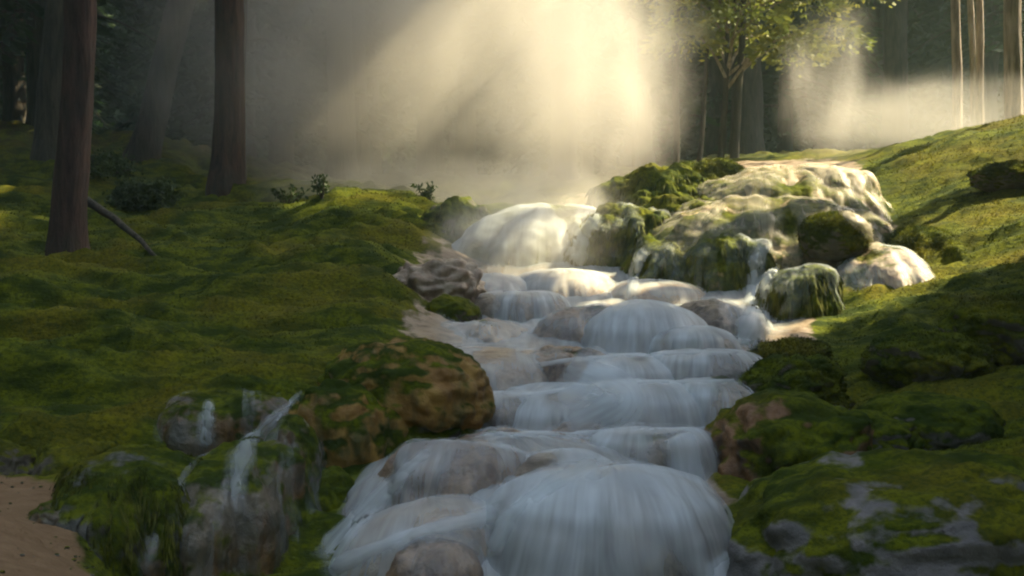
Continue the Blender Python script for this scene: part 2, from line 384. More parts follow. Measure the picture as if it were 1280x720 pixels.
# ------------------------------------------------------------------ rocks
def lump_noise(V, c, sc, amp, seed):
    d = V - c; L = np.linalg.norm(d, axis=1)[:, None] + 1e-9; q = d / L
    return q, L
def boulder(px, py, wpx, hpx, Y, mat, label, cat='boulder', name='boulder', ry=None, rz=0.0, seed=0, amp=0.16, flat=0.0, group=None, sub=6, sq=1.0):
    """ellipsoidal boulder whose outline spans wpx x hpx pixels about (px,py) at depth Y"""
    c = at(px, py, Y); rx = wpx / 2 / F * Y; rh = hpx / 2 / F * Y; ry = ry or rx * 0.9
    import bmesh
    bm = bmesh.new(); bmesh.ops.create_icosphere(bm, subdivisions=sub, radius=1)
    U = np.array([v.co[:] for v in bm.verts]); Fc = np.array([[v.index for v in f.verts] for f in bm.faces]); bm.free()
    S = np.sign(U) * np.abs(U) ** sq
    k = 1 + amp * (fbm(U[:, 0] * 1.3 + seed * 7.7, U[:, 1] * 1.3, U[:, 2] * 1.3 + seed, 3) + 0.9 * (np.abs(pn(U[:, 0] * 3 + seed, U[:, 1] * 3, U[:, 2] * 3)) - 0.2))
    Vv = S * k[:, None] * np.array([rx, ry, rh])
    ab = Vv + c
    ab = ab + U * (fbm(ab[:, 0] * 9, ab[:, 1] * 9, ab[:, 2] * 9, 3, 0.6) * 0.018 * min(1, rx * 2.5))[:, None]
    Vv = ab - c
    ca, sa = math.cos(rz), math.sin(rz)
    Vv = np.stack([Vv[:, 0] * ca - Vv[:, 2] * sa, Vv[:, 1], Vv[:, 0] * sa + Vv[:, 2] * ca], 1)
    o = mesh_obj(name, Vv, Fc, mat); o.location = c
    return tag(o, label, cat, group)

MN = [0]
def mound(px, wpx, pyt, pyb, Y, ry, mat, label, a=0.8, b=0.7, flute=0.05, veil=None, wmat=None, wlabel=None, name='travertine_mound',
          cat='rock mound', lean=0.0, seed=None, group=None, side=0.0, gap=0.0, lumps=0.035, off=0.014, rim=0.0, tilt=0.0):
    """domed or ledge-like flowstone: outline wpx wide about px, crown at pyt, foot at pyb (pixels at depth Y); veil: water cover 0..1"""
    MN[0] += 1; sd = MN[0] * 3.71 if seed is None else seed
    wet = bool(veil) and veil > 0.5 and mat in (TRAV, TRAV_WET)
    if wet: lumps *= 0.3; flute *= 0.7
    rn = 0.45 if wet else 1.0
    rx = wpx / 2 / F * Y
    top = at(px, pyt, Y); foot = at(px, pyb, Y - ry)
    h = top[2] - foot[2]; zb = foot[2] - 0.12; H = h + 0.12
    NT, NP_ = (220, 72) if wpx > 90 else (150, 52)
    th = np.arange(NT) / NT * 2 * PI; t = np.linspace(0, 1, NP_) ** 1.0
    ph = PI / 2 * t ** (1 / max(a, 0.6))
    Sr = np.sin(ph) ** a; Cz = np.cos(ph) ** b; Cz[-1] = 0
    TH, PHs = np.meshgrid(th, np.arange(NP_)); S = Sr[PHs]; Z = Cz[PHs]
    cx, sx = np.cos(TH), np.sin(TH)
    R = 1 + rn * 0.22 * pn(cx * 1.2 + sd, sx * 1.2, sd) + rn * 0.10 * pn(cx * 3 + sd, sx * 3, sd * 2)
    steep = ss(0.45, 0.95, S)
    R = R * (1 + steep * flute * 0.55 * (1.3 * pn(cx * 7 * max(1, rx) + sd, sx * 7 * max(1, rx), Z * 0.7) + 0.8 * pn(cx * 19 * max(.6, rx) + sd, sx * 19 * max(.6, rx), Z * 1.0)))
    # low terraces where the mineral built up in lips
    Zr = Z + rim * np.sin(Z * 3 * 2 * PI + 2 * pn(cx * 2, sx * 2, sd)) / (3 * 2 * PI)
    X = rx * R * S * cx; Yv = ry * R * S * sx; Zv = Zr * H + lean * X + tilt * Yv * Z
    B = np.stack([X, Yv, Zv], -1)
    def normals(B):
        du = np.roll(B, -1, 1) - np.roll(B, 1, 1); dv = np.gradient(B, axis=0)
        n = np.cross(dv, du); n /= np.linalg.norm(n, axis=-1)[..., None] + 1e-9
        n[0] = (0, 0, 1)
        return n
    nr = normals(B); W = B + top * [1, 1, 0] + [0, 0, zb]
    lo = fbm(W[..., 0] * 3.5, W[..., 1] * 3.5, W[..., 2] * 3.5 + sd, 3) * lumps
    hi = fbm(W[..., 0] * 13, W[..., 1] * 13, W[..., 2] * 8, 3, 0.6) * (0.003 if wet else 0.010)
    Bl = B + nr * lo[..., None]; Bh = Bl + nr * hi[..., None]
    loc = (top[0], top[1], zb)
    Fq = gridfaces(NP_, NT, True)
    root = mesh_obj(name, Bh.reshape(-1, 3), Fq[:, ::-1], mat); root.location = loc
    tag(root, label, cat, group)
    if mat in (TRAV_GREEN, FLOW_DARK) or name == 'mossy_mound':
        rng = np.random.default_rng(int(sd * 100)); Pf = Bh.reshape(-1, 3); Nf = nr.reshape(-1, 3); Sf = (S * np.ones_like(Z)).ravel()
        nn = int(5200 * min(1.6, wpx / 110)); i_ = rng.integers(0, len(Pf), nn * 2)
        i_ = i_[(Sf[i_] > 0.5) & (Nf[i_, 1] < 0.35) & (Pf[i_, 2] > 0.05) & (pn(Pf[i_, 0] * 6 + sd, Pf[i_, 1] * 3, Pf[i_, 2] * 1.5) > -0.12)][:nn]
        c_ = Pf[i_] + Nf[i_] * 0.008 + rng.normal(0, 0.006, (len(i_), 3)); d_ = Nf[i_] * 0.28 + np.array([0, 0, -1.0]) + rng.normal(0, 0.10, (len(i_), 3))
        sc_ = Y / 11.0
        vf, ff_ = leaf_quads(c_, d_, 0.13 * sc_, 0.016 * sc_, rng)
        ho = mesh_obj('hanging_moss', vf, ff_, MOSSHANG, root, smooth=False)
    if veil:
        arc = np.concatenate([[0], np.cumsum(np.linalg.norm(np.diff(B[:, NT * 3 // 4], axis=0), axis=1))])
        u = X / (0.5 + 0.5 * S) + 0.04 * pn(X * 4, Zv * 3, sd); v = arc[PHs]
        front = ss(0.55, -0.25, sx * 1.0 + 0.0 - side * cx)       # mostly the side towards the viewer
        wob = fbm(X * 2.6 + sd * 3, Yv * 1.0, Zv * 1.6, 3)
        cov = veil * (0.75 * front + 0.25) * ss(-0.6 + gap, 0.3 + gap, wob + 0.25)
        cov = cov * (1 - 0.35 * ss(0.8, 0.9, S) * ss(0.05, 0.5, Z))
        cov = cov * ss(1.0, 0.93, t)[PHs] * ss(0.0, 0.04, t + 0.02)[PHs]
        nw = nr; Wv = Bl + nw * (off + 0.012 * np.clip(cov, 0, 1) + 0.006 * pn(TH * 9 * rx, Z * 0.6, sd))[..., None]
        cf = cov.ravel()[Fq].max(1) > 0.04
        if cf.any():
            fal = 0.25 + 0.75 * ss(0.35, 0.85, S)
            vv, ff, cc, uu, fa = drop_loose(Wv.reshape(-1, 3), Fq[cf][:, ::-1], cov.ravel(), np.stack([u.ravel(), v.ravel()], 1), fal.ravel())
            # the seam: u jumps from 2pi to 0 behind the mound, away from the cover
            wo = mesh_obj('water', vv, ff, wmat or WATER, attrs={'cover': cc, 'fall': fa}, uv=uu); wo.location = loc
            tag(wo, wlabel or 'milky water sliding over a rounded travertine mound', kind='structure')
    return root

def strand(path, label, mat=None, cov=0.85, cols=14, spread=0.0):
    """falling or sliding water: path of (px, py, depth, half width in m)"""
    pts = np.array([at(a, b_, c) for a, b_, c, _ in path]); hw = np.array([p[3] for p in path])
    n = 60; s = np.linspace(0, 1, n); k = np.linspace(0, 1, len(path))
    def cr(vals):
        out = []
        for i in range(n):
            x = s[i] * (len(path) - 1); j = min(int(x), len(path) - 2); f = x - j
            p0 = vals[max(j - 1, 0)]; p1 = vals[j]; p2 = vals[j + 1]; p3 = vals[min(j + 2, len(path) - 1)]
            out.append(0.5 * (2 * p1 + (p2 - p0) * f + (2 * p0 - 5 * p1 + 4 * p2 - p3) * f * f + (3 * p1 - p0 - 3 * p2 + p3) * f ** 3))
        return np.array(out)
    cp = cr(pts); ch = cr(hw[:, None])[:, 0]
    T = np.gradient(cp, axis=0); T /= np.linalg.norm(T, axis=1)[:, None]
    side = np.cross(T, [0, -1, 0.35]); side /= np.linalg.norm(side, axis=1)[:, None] + 1e-9
    nrm = np.cross(side, T); nrm *= np.sign(-nrm[:, 1:2] + 1e-6)
    w_ = np.linspace(-1, 1, cols)
    V = cp[:, None] + side[:, None] * (ch[:, None] * w_)[..., None] + nrm[:, None] * ((1 - w_ ** 2)[None] * ch[:, None] * 0.15)[..., None]
    arc = np.concatenate([[0], np.cumsum(np.linalg.norm(np.diff(cp, axis=0), axis=1))])
    u = (ch[:, None] * w_); v = np.repeat(arc[:, None], cols, 1)
    c = cov * (1 - np.abs(w_) ** 2.5)[None] * (ss(0, 0.1, s) * ss(1, 0.85, s))[:, None]
    o = mesh_obj('water', V.reshape(-1, 3), gridfaces(n, cols), mat or WATER, attrs={'cover': c.ravel(), 'fall': np.ones(c.size) * 0.8}, uv=np.stack([u.ravel(), v.ravel()], 1))
    return tag(o, label, kind='structure')

# --- lower cascade
mound(640, 500, 549, 760, 5.75, 0.95, TRAV_WET, 'broad tan flowstone apron streaked with water, left of the lowest dome', a=0.95, b=0.85, veil=0.62, gap=0.12, flute=0.07, rim=0.3, wmat=WATER_THIN, lumps=0.05)
mound(762, 335, 588, 750, 5.0, 0.55, TRAV_WET, 'large rounded dome at the foot of the cascade, mostly under white water', a=0.8, b=0.56, lumps=0.05, veil=1.0, flute=0.05)
mound(700, 210, 566, 680, 5.35, 0.42, TRAV_WET, 'dome just behind and left of the lowest dome', a=0.9, b=0.9, veil=0.95)
mound(545, 130, 672, 750, 4.75, 0.28, TRAV_BROWN, 'low brown and green rock hump at the bottom edge left of the lowest dome', a=0.8, b=0.7, veil=0.30, gap=0.25)
mound(865, 150, 685, 760, 4.75, 0.28, TRAV_WET, 'small pale hump under rushing water at the bottom edge, right of the lowest dome', a=0.9, b=0.8, veil=1.0)
mound(620, 130, 610, 700, 5.15, 0.3, TRAV_WET, 'tan flowstone shoulder left of the lowest dome', a=0.9, b=0.8, veil=0.6, gap=0.1)
mound(575, 190, 556, 640, 5.45, 0.40, TRAV_BROWN, 'brown niche with water curtains under the upper rim of the flowstone apron', a=0.6, b=0.55, veil=0.6, wmat=WATER_CURTAIN)
mound(535, 230, 628, 715, 5.05, 0.42, TRAV, 'lower tan terrace of the flowstone apron', a=0.75, b=0.7, veil=0.55, gap=0.1, wmat=WATER_THIN, lean=0.18)
# first ledge
mound(815, 175, 541, 625, 6.0, 0.36, TRAV_WET, 'flat topped ledge with a blue white curtain falling at the head of the lowest dome', a=0.38, b=0.45, wmat=WATER_CURTAIN, veil=1.0, flute=0.03, off=0.02)
mound(660, 200, 544, 605, 6.05, 0.36, TRAV_BROWN, 'flat topped tan ledge with thin water over its brown face, above the flowstone apron', a=0.45, b=0.5, wmat=WATER_CURTAIN, veil=0.55, gap=0.15)
mound(765, 350, 543, 610, 6.35, 0.5, TRAV_WET, 'wide flat ledge across the stream behind the lowest dome', a=0.35, b=0.4, veil=0.9, flute=0.03)
# second row
mound(790, 370, 482, 545, 7.35, 0.5, TRAV_WET, 'wide flat ledge across the stream behind the middle domes', a=0.35, b=0.4, veil=0.9, flute=0.03)
mound(790, 350, 446, 490, 8.25, 0.5, TRAV_WET, 'wide flat ledge across the stream below the tall pale dome', a=0.4, b=0.4, veil=0.85, flute=0.03)
mound(410, 665, 0, 0, 0, 0, None, '') if False else None
boulder(410, 665, 110, 150, 5.75, DARKMOSS, 'dark green mossy boulder below the ochre brown boulder', seed=16, amp=0.12)
mound(800, 187, 480, 540, 6.9, 0.53, TRAV_WET, 'big blue veiled dome in the middle of the cascade under the second lip', a=0.75, b=0.6, veil=1.0, flute=0.03)
mound(700, 156, 494, 548, 6.75, 0.45, TRAV_WET, 'smooth veiled dome left of the big middle dome', a=0.85, b=0.75, veil=0.85)
mound(632, 93, 494, 550, 6.8, 0.35, TRAV_WET, 'narrow ledge with a short curtain beside the ochre boulder', a=0.45, b=0.5, wmat=WATER_CURTAIN, veil=1.0)
mound(890, 112, 478, 545, 6.95, 0.45, TRAV_WET, 'veiled ledge end beside the small dark boulder', a=0.5, b=0.5, wmat=WATER_CURTAIN, veil=0.9)
mound(715, 100, 527, 550, 6.35, 0.25, TRAV_BROWN, 'small tan hump poking out below the veiled domes', a=0.9, b=0.8, veil=0.25, gap=0.2)
# third row
mound(775, 162, 448, 485, 7.7, 0.53, TRAV_WET, 'low veiled dome under the third lip', a=0.8, b=0.7, veil=1.0)
mound(880, 156, 441, 482, 7.75, 0.53, TRAV_WET, 'wide veiled ledge under the blue dome on the right of the stream', a=0.5, b=0.5, wmat=WATER_CURTAIN, veil=0.9)
mound(712, 112, 438, 478, 7.8, 0.44, TRAV_BROWN, 'brown stepped ledge left of the veiled domes', a=0.5, b=0.45, wmat=WATER_CURTAIN, veil=0.35, gap=0.1, rim=0.5)
mound(615, 200, 438, 492, 7.9, 0.75, TRAV, 'broad tan shelf with water sliding off it above the ochre boulder', a=0.7, b=0.7, veil=0.65, lumps=0.05)
# fourth row
mound(805, 181, 379, 448, 8.8, 0.69, TRAV_WET, 'tall pale dome with smooth water in the upper middle of the stream', a=0.95, b=0.85, veil=0.95)
mound(863, 122, 411, 448, 8.35, 0.43, TRAV_WET, 'squat blue dome at the right front of the tall pale dome', a=0.7, b=0.6, veil=1.0)
mound(735, 150, 384, 440, 9.2, 0.62, TRAV_BROWN, 'brown tan mound left of the tall pale dome', a=0.85, b=0.8, veil=0.35, gap=0.1)
mound(885, 137, 377, 430, 9.4, 0.62, TRAV_WET, 'tan mound behind the squat blue dome', a=0.8, b=0.7, veil=0.45, gap=0.1)
mound(650, 131, 366, 412, 10.2, 0.62, TRAV_WET, 'ledge with a soft blue curtain below the misty waterfall', a=0.5, b=0.5, wmat=WATER_CURTAIN, veil=1.0)
mound(600, 162, 402, 445, 9.3, 0.75, TRAV, 'low tan shelf right of the pale boulder', a=0.8, b=0.8, veil=0.4)
mound(560, 137, 428, 470, 8.7, 0.62, TRAV_BROWN, 'tan shelf at the foot of the pale boulder beside the mossy bank', a=0.8, b=0.8, veil=0.3)
mound(705, 170, 338, 400, 11.3, 0.8, TRAV, 'tan hump at the foot of the misty waterfall', a=0.8, b=0.7, veil=0.6)
mound(615, 150, 345, 405, 11.2, 0.8, TRAV, 'low tan hump left below the misty waterfall', a=0.8, b=0.7, veil=0.6)
mound(820, 150, 352, 402, 10.9, 0.7, TRAV, 'tan shelf at the foot of the shaggy mossy mounds', a=0.7, b=0.6, veil=0.6)
# misty falls
mound(685, 290, 256, 392, 13.2, 1.5, TRAV_GREEN, 'tall misty waterfall mound below the steam', a=1.0, b=0.9, veil=0.85, flute=0.03, lumps=0.03)
mound(570, 120, 254, 345, 13.6, 0.9, DARKMOSS, 'dark green mossy mound left of the misty waterfall', name='mossy_mound', a=0.9, b=0.7, lumps=0.10)
# upper cascade
mound(975, 320, 210, 345, 13.4, 1.7, TRAV_GOLD, 'sunlit golden flowstone slope at the head of the cascade', a=0.95, b=0.8, veil=0.5, wmat=WATER_GOLD, flute=0.11, lumps=0.055, rim=0.4, gap=0.02)
mound(960, 380, 250, 352, 12.1, 1.0, TRAV_GOLD, 'golden flowstone apron running below the topmost slope between the mossy mounds', a=0.9, b=0.75, veil=0.5, wmat=WATER_GOLD, flute=0.1, lumps=0.06, gap=0.08)

mound(1035, 120, 211, 262, 12.9, 0.6, TRAV_GOLD, 'topmost golden step where the stream spills in white threads', a=0.8, b=0.6, veil=0.95, wmat=WATER_GOLD, gap=0.05)
mound(975, 95, 262, 315, 12.2, 0.5, TRAV_GOLD, 'golden dome left of the round mossy stone', a=0.85, b=0.8, veil=0.8, wmat=WATER_GOLD)
mound(908, 125, 292, 392, 11.2, 0.45, TRAV_GREEN, 'mossy dripping mound left of the narrow waterfall', name='mossy_mound', a=0.75, b=0.6, veil=0.28, gap=0.42, flute=0.10, lumps=0.07, wmat=WATER_THIN)
mound(845, 125, 296, 388, 11.5, 0.5, TRAV_GREEN, 'shaggy mossy mound two left of the narrow waterfall', name='mossy_mound', a=0.75, b=0.6, veil=0.28, gap=0.42, flute=0.10, lumps=0.07, wmat=WATER_THIN)
mound(785, 180, 255, 385, 12.3, 0.7, TRAV_GREEN, 'mossy mound fading into steam right of the misty waterfall', name='mossy_mound', a=0.9, b=0.7, veil=0.28, gap=0.42, flute=0.08, lumps=0.09, wmat=WATER_THIN)
mound(825, 190, 210, 275, 13.8, 1.0, TRAV_GREEN, 'pale mossy hump at the edge of the steam above the mounds', name='mossy_mound', a=0.9, b=0.8, lumps=0.10)
mound(890, 150, 206, 262, 14.2, 1.0, MOSSY, 'sunlit yellow green moss hump left of the golden slope', name='mossy_mound', a=0.9, b=0.8, lumps=0.10)
mound(1003, 100, 334, 428, 10.2, 0.4, TRAV_GREEN, 'squat mossy block with a pale crusted top right of the narrow waterfall', name='mossy_mound', a=0.6, b=0.5, veil=0.28, gap=0.42, flute=0.09, lumps=0.06, wmat=WATER_THIN)
mound(1095, 190, 308, 435, 10.9, 0.9, APRON, 'pink tan bare flowstone apron below the round mossy stone on the right', a=1.0, b=1.0, flute=0.14, lumps=0.03, lean=0.12, veil=0.45, gap=0.2, wmat=WATER_THIN)
boulder(1043, 296, 86, 60, 10.95, MOSSY, 'round dark moss covered stone in the middle of the upper cascade', seed=5, amp=0.06, sq=0.85)
# left: pale boulder, ochre boulder
boulder(545, 372, 126, 90, 10.3, TRAV, 'pale tan lumpy boulder between the mossy bank and the misty waterfall', seed=11, amp=0.2, sq=0.85)
boulder(563, 397, 75, 55, 9.7, DARKMOSS, 'green grey stone at the foot of the pale tan boulder', seed=12, amp=0.1)
boulder(508, 487, 215, 125, 6.45, OCHRE, 'large rounded ochre and green boulder hanging over the left side of the cascade', seed=13, amp=0.09, sq=0.9, rz=-0.08)
boulder(432, 572, 160, 190, 6.15, OCHRE, 'ochre brown boulder below the large rounded one', seed=14, amp=0.14, sq=0.85)
boulder(525, 560, 150, 110, 6.35, DARKMOSS, 'dark green rock wall recessed under the large ochre boulder', seed=15, amp=0.12, sq=0.8)
# left lower flowstones
mound(165, 240, 566, 760, 5.3, 0.55, FLOW_DARK, 'dark mossy dripping flowstone dome beside the sandy ground', a=0.7, b=0.55, flute=0.14, gap=0.4, wmat=WATER_THIN, lumps=0.035)
mound(270, 250, 566, 760, 5.5, 0.6, FLOW_GREY, 'blue grey flowstone curtain right of the dark dripping dome', a=0.7, b=0.6, flute=0.12, lean=0.28, veil=0.6, gap=0.4, wmat=WATER_TRICKLE, lumps=0.035)
mound(362, 95, 520, 740, 5.8, 0.40, FLOW_GREY, 'orange stained flowstone column under the ochre boulder', a=0.9, b=0.8, flute=0.09, veil=0.6, gap=0.3, wmat=WATER_TRICKLE)
mound(285, 190, 494, 575, 6.1, 0.35, FLOW_GREY, 'low ledge with a thin grey waterfall under the mossy bank', a=0.5, b=0.45, veil=0.7, flute=0.05, gap=0.3, wmat=WATER_TRICKLE)
mound(100, 150, 545, 640, 5.8, 0.5, DARKMOSS, 'dark moss hump behind the dripping flowstone dome', name='mossy_mound', a=0.9, b=0.8)
boulder(5, 590, 90, 80, 5.6, DARKMOSS, 'dark mossy boulder cut by the left edge above the sandy ground', seed=21)
boulder(70, 668, 95, 75, 4.9, FLOW_GREY, 'grey wet stone at the edge of the sandy ground', seed=22, amp=0.2)
# right side boulders
boulder(898, 494, 62, 46, 7.0, DARKMOSS, 'small dark rounded boulder at the right edge of the stream', seed=31, amp=0.1)
boulder(985, 486, 135, 80, 7.3, MOSSY, 'mossy tan topped boulder right of the small dark boulder', seed=32, rz=0.15)
boulder(985, 448, 105, 44, 8.2, MOSSY, 'flat mossy boulder behind the tan topped boulder', seed=33, rz=0.12)
boulder(925, 518, 60, 40, 6.7, ORANGE, 'orange tan stone wedged under the mossy boulders', seed=34)
boulder(985, 580, 200, 170, 6.0, ORANGE, 'large boulder with an orange stained face at the right of the lowest curtain', seed=35, sq=0.8, amp=0.14, ry=0.5)
boulder(1160, 533, 175, 80, 6.2, GREYROCK, 'wide rounded grey green boulder on the right bank', seed=36, sq=0.85, amp=0.08)
boulder(1085, 555, 130, 90, 6.0, GREYROCK, 'grey mossy rock wedged between the orange faced boulder and the grey green one', seed=37)
boulder(1125, 708, 480, 262, 4.8, GREYBIG, 'huge mossy foreground boulder with bare grey patches at the bottom right', seed=38, sq=0.8, amp=0.11, ry=0.6, rz=0.10)
boulder(1285, 610, 260, 110, 5.3, MOSSY, 'moss covered boulder cut by the right edge above the foreground boulder', seed=39, amp=0.12)
boulder(1035, 505, 60, 40, 7.2, GREYROCK, 'small grey stone between the mossy boulders', seed=40)
boulder(1160, 455, 150, 80, 7.6, MOSSY, 'mossy hummock rising behind the wide grey green boulder', seed=41)
boulder(1260, 420, 170, 100, 7.9, MOSSY, 'mossy hummock at the right edge below the sunlit slope', seed=42)
boulder(1265, 222, 90, 40, 12.4, MOSSY, 'dark green hummock on the sunlit slope near the right edge', seed=43)

mound(870, 190, 245, 330, 12.6, 0.8, TRAV_GREEN, 'gold and green mossy shelf above the shaggy mounds', name='mossy_mound', a=0.85, b=0.75, lumps=0.10, rim=0.3)
mound(1150, 150, 284, 380, 11.6, 0.9, MOSSY, 'sunlit mossy shoulder right of the bare flowstone apron', name='mossy_mound', a=0.9, b=0.8, lumps=0.03)
def pebbles():
    rng = np.random.default_rng(61); A = Acc2 = []; n = 0; Vs = []; Fs = []
    base = np.array([(1,0,0),(-1,0,0),(0,1,0),(0,-1,0),(0,0,1),(0,0,-1)], float); bf = np.array([(0,2,4),(2,1,4),(1,3,4),(3,0,4),(2,0,5),(1,2,5),(3,1,5),(0,3,5)])
    x = rng.uniform(-2.6, -1.1, 900); y = rng.uniform(3.9, 5.4, 900); z, bed, sand = ground(np.stack([x, y], 1))
    for i in range(900):
        if sand[i] < 0.3 or rng.random() > 0.12 + 0.7 * (sand[i] < 0.7): continue
        r = rng.uniform(0.006, 0.022) * rng.uniform(0.5, 1) ; v = base * rng.uniform(0.6, 1.2, (6, 1)) * r * [1.3, 1, 0.7] + [x[i], y[i], z[i] + r * 0.2]
        Vs.append(v); Fs.append(bf + n); n += 6
    o = mesh_obj('gravel', np.concatenate(Vs), np.concatenate(Fs), GREYROCK); o.modifiers.new('round', 'SUBSURF').render_levels = 2
    tag(o, 'small wet stones and grit on the sandy ground in the bottom left corner', kind='stuff')
pebbles()
# --- threads of falling water
strand([(1000, 205, 13.4, .10), (1035, 214, 12.6, .16), (1040, 232, 12.35, .18), (1030, 258, 12.2, .2), (1000, 270, 11.9, .2)], 'white threads spilling over the topmost step', WATER_GOLD)
strand([(1060, 212, 12.9, .05), (1075, 225, 12.3, .06), (1070, 262, 12.1, .07), (1095, 290, 11.4, .08)], 'thin thread of water right of the round mossy stone', WATER_GOLD)
for k, (x0, w0) in enumerate(((1012, .05), (1048, .045), (1072, .05), (990, .06))):
    strand([(x0, 212, 13.0, w0), (x0 + 2, 222, 12.45, w0 * 1.2), (x0 - 2, 245, 12.25, w0 * 1.4), (x0 - 14, 266, 11.95, w0 * 2)], 'narrow bright thread on the topmost golden step', WATER_GOLD, 1.0)
strand([(1000, 262, 11.9, .2), (960, 275, 11.65, .18), (930, 300, 11.4, .14)], 'water sliding left over the golden dome', WATER_GOLD, 0.8)



strand([(835, 545, 5.85, .05), (850, 549, 5.62, .08), (856, 580, 5.56, .09), (858, 625, 5.5, .13)], 'bright curtain end at the right of the lowest ledge')


strand([(700, 480, 6.9, .3), (770, 500, 6.42, .2), (700, 540, 6.2, .3)], 'sheet of water between the middle domes', WATER_THIN, 0.6)

# streams that cling to the rock under them
def rock_tree():
    from mathutils.bvhtree import BVHTree
    Vs = []; Ps = []; n = 0
    for o in C.objects:
        if o.type != 'MESH' or o.name.split('.')[0] not in ('travertine_mound', 'mossy_mound', 'boulder', 'travertine_bed', 'mossy_hillside', 'sandy_path'): continue
        me = o.data; V = np.empty(len(me.vertices) * 3, np.float32); me.vertices.foreach_get('co', V); V = V.reshape(-1, 3) + np.array(o.location)
        
        f = np.empty(len(me.loops), np.int32); me.loops.foreach_get('vertex_index', f); k = len(me.polygons[0].vertices); f = f.reshape(-1, k)
        if len(V) > 60000: f = f[(V[f][:, 0, 1] < 14) & (V[f][:, 0, 1] > 3.5)]
        Vs.append(V); Ps.append((f + n).tolist()); n += len(V)
    return BVHTree.FromPolygons(np.concatenate(Vs).tolist(), [p for q in Ps for p in q])
ROCKS = rock_tree()
def cling(path, label, mat=None, cov=1.0, cols=13, n=110, off=0.03):
    """water following the rock: path of (px, py, half width in px); every vertex lies on the rock it meets"""
    pth = np.array(path, float); k = np.linspace(0, 1, len(pth)); s = np.linspace(0, 1, n)
    px, py, hw = (np.interp(s, k, pth[:, j]) for j in range(3))
    for _ in range(6): px[1:-1] = (px[:-2] + px[2:]) / 2; py[1:-1] = (py[:-2] + py[2:]) / 2
    tx, ty = np.gradient(px), np.gradient(py); L = np.hypot(tx, ty); nx, ny = -ty / L, tx / L
    w_ = np.linspace(-1, 1, cols); hw = hw * (1 + 0.35 * pn(s * 9, len(path), pth[0, 0]))
    V = np.zeros((n, cols, 3)); ok = np.zeros((n, cols), bool)
    for i in range(n):
        for j in range(cols):
            d = Vector(at(px[i] + nx[i] * hw[i] * w_[j], py[i] + ny[i] * hw[i] * w_[j], 5.0) - CAM).normalized()
            h, nn, _, _ = ROCKS.ray_cast(Vector(CAM), d, 30)
            if h is None: continue
            if nn.dot(d) > 0: nn = -nn
            V[i, j] = h + nn * off * (1 - 0.5 * w_[j] ** 2); ok[i, j] = True
    for _ in range(3):
        m_ = (np.linalg.norm(V[2:] - V[:-2], axis=-1) < 0.2)[..., None] & ok[2:, :, None] & ok[:-2, :, None]; V[1:-1] = np.where(m_, (V[:-2] + V[2:] + 2 * V[1:-1]) / 4, V[1:-1])
    arc = np.concatenate([[0], np.cumsum(np.linalg.norm(np.diff(V[:, cols // 2], axis=0), axis=1))]); wid = np.linalg.norm(V[:, -1] - V[:, 0], axis=1)
    u = np.minimum(wid, 0.5)[:, None] * w_ / 2; v = np.repeat(arc[:, None], cols, 1)
    c = cov * (1 - np.abs(w_) ** 2)[None] * (ss(0, 0.12, s) * ss(1, 0.85, s))[:, None]
    P3 = V.reshape(-1, 3); Fq = gridfaces(n, cols); okf = ok.ravel()[Fq].all(1)
    ed = np.linalg.norm(P3[Fq] - P3[np.roll(Fq, 1, 1)], axis=2).max(1); Fq = Fq[okf & (ed < 0.16)]
    v3, f3, cc, uu = drop_loose(P3, Fq, c.ravel(), np.stack([u.ravel(), v.ravel()], 1))
    tag(mesh_obj('water', v3, f3, mat or WATER, attrs={'cover': cc, 'fall': np.full(len(cc), 0.6)}, uv=uu), label, kind='structure')
cling([(384, 492, 4), (360, 510, 7), (335, 530, 9), (312, 552, 12), (300, 590, 15), (296, 650, 16)], 'pale rill spilling from the moss over the left flowstones', WATER_THIN, cov=0.6)
cling([(958, 300, 10), (946, 318, 13), (943, 350, 13), (941, 390, 14), (934, 420, 20), (928, 440, 26)], 'narrow waterfall dropping between the mossy mounds', off=0.06)
cling([(972, 335, 6), (962, 348, 8), (959, 380, 8), (955, 425, 11)], 'second thin waterfall beside the squat mossy block', WATER_CURTAIN, off=0.05)
cling([(812, 312, 6), (800, 325, 8), (793, 350, 8), (788, 385, 11)], 'slender waterfall left of the shaggy mossy mound', WATER_CURTAIN, off=0.05)
cling([(1050, 262, 8), (1075, 280, 9), (1098, 300, 10), (1090, 318, 9)], 'water slipping past the right of the round mossy stone', WATER_GOLD)
cling([(905, 250, 14), (880, 275, 14), (862, 300, 10)], 'thin film over the gold and green shelf', WATER_GOLD, 0.6)
cling([(740, 262, 20), (722, 300, 22), (712, 345, 26)], 'misty sheet at the right of the broad misty fall', WATER_THIN, 0.9)
for x0, y0, y1, w0 in ((250, 585, 700, 9), (282, 580, 715, 11), (312, 575, 690, 9), (338, 560, 700, 8), (375, 540, 690, 7)):
    cling([(x0, y0, w0 * 0.5), (x0 + 2, (y0 + y1) / 2, w0), (x0 - 3, y1, w0 * 1.2)], 'thin trickle down the left flowstone curtain', WATER_TRICKLE, 0.9)
cling([(262, 505, 8), (258, 530, 12), (255, 560, 14)], 'small side fall behind the crest of the left flowstones', WATER_CURTAIN, 0.9)
cling([(640, 640, 16), (585, 655, 13), (530, 668, 11), (470, 690, 12), (400, 722, 18)], 'white stream curling left round the brown hump', cov=0.75)
cling([(760, 585, 26), (690, 612, 16), (640, 650, 14), (620, 700, 18)], 'stream parting left over the lowest dome', cov=0.8)
cling([(600, 548, 3.5), (680, 547, 4), (740, 545, 4), (820, 543, 4.5), (900, 541, 3.5)], 'bright lip of water along the lowest ledge', cov=0.9)
cling([(612, 498, 3), (665, 497, 4), (740, 487, 4), (810, 482, 4), (880, 482, 4), (935, 480, 3)], 'bright lip of water along the second ledge', cov=0.85)
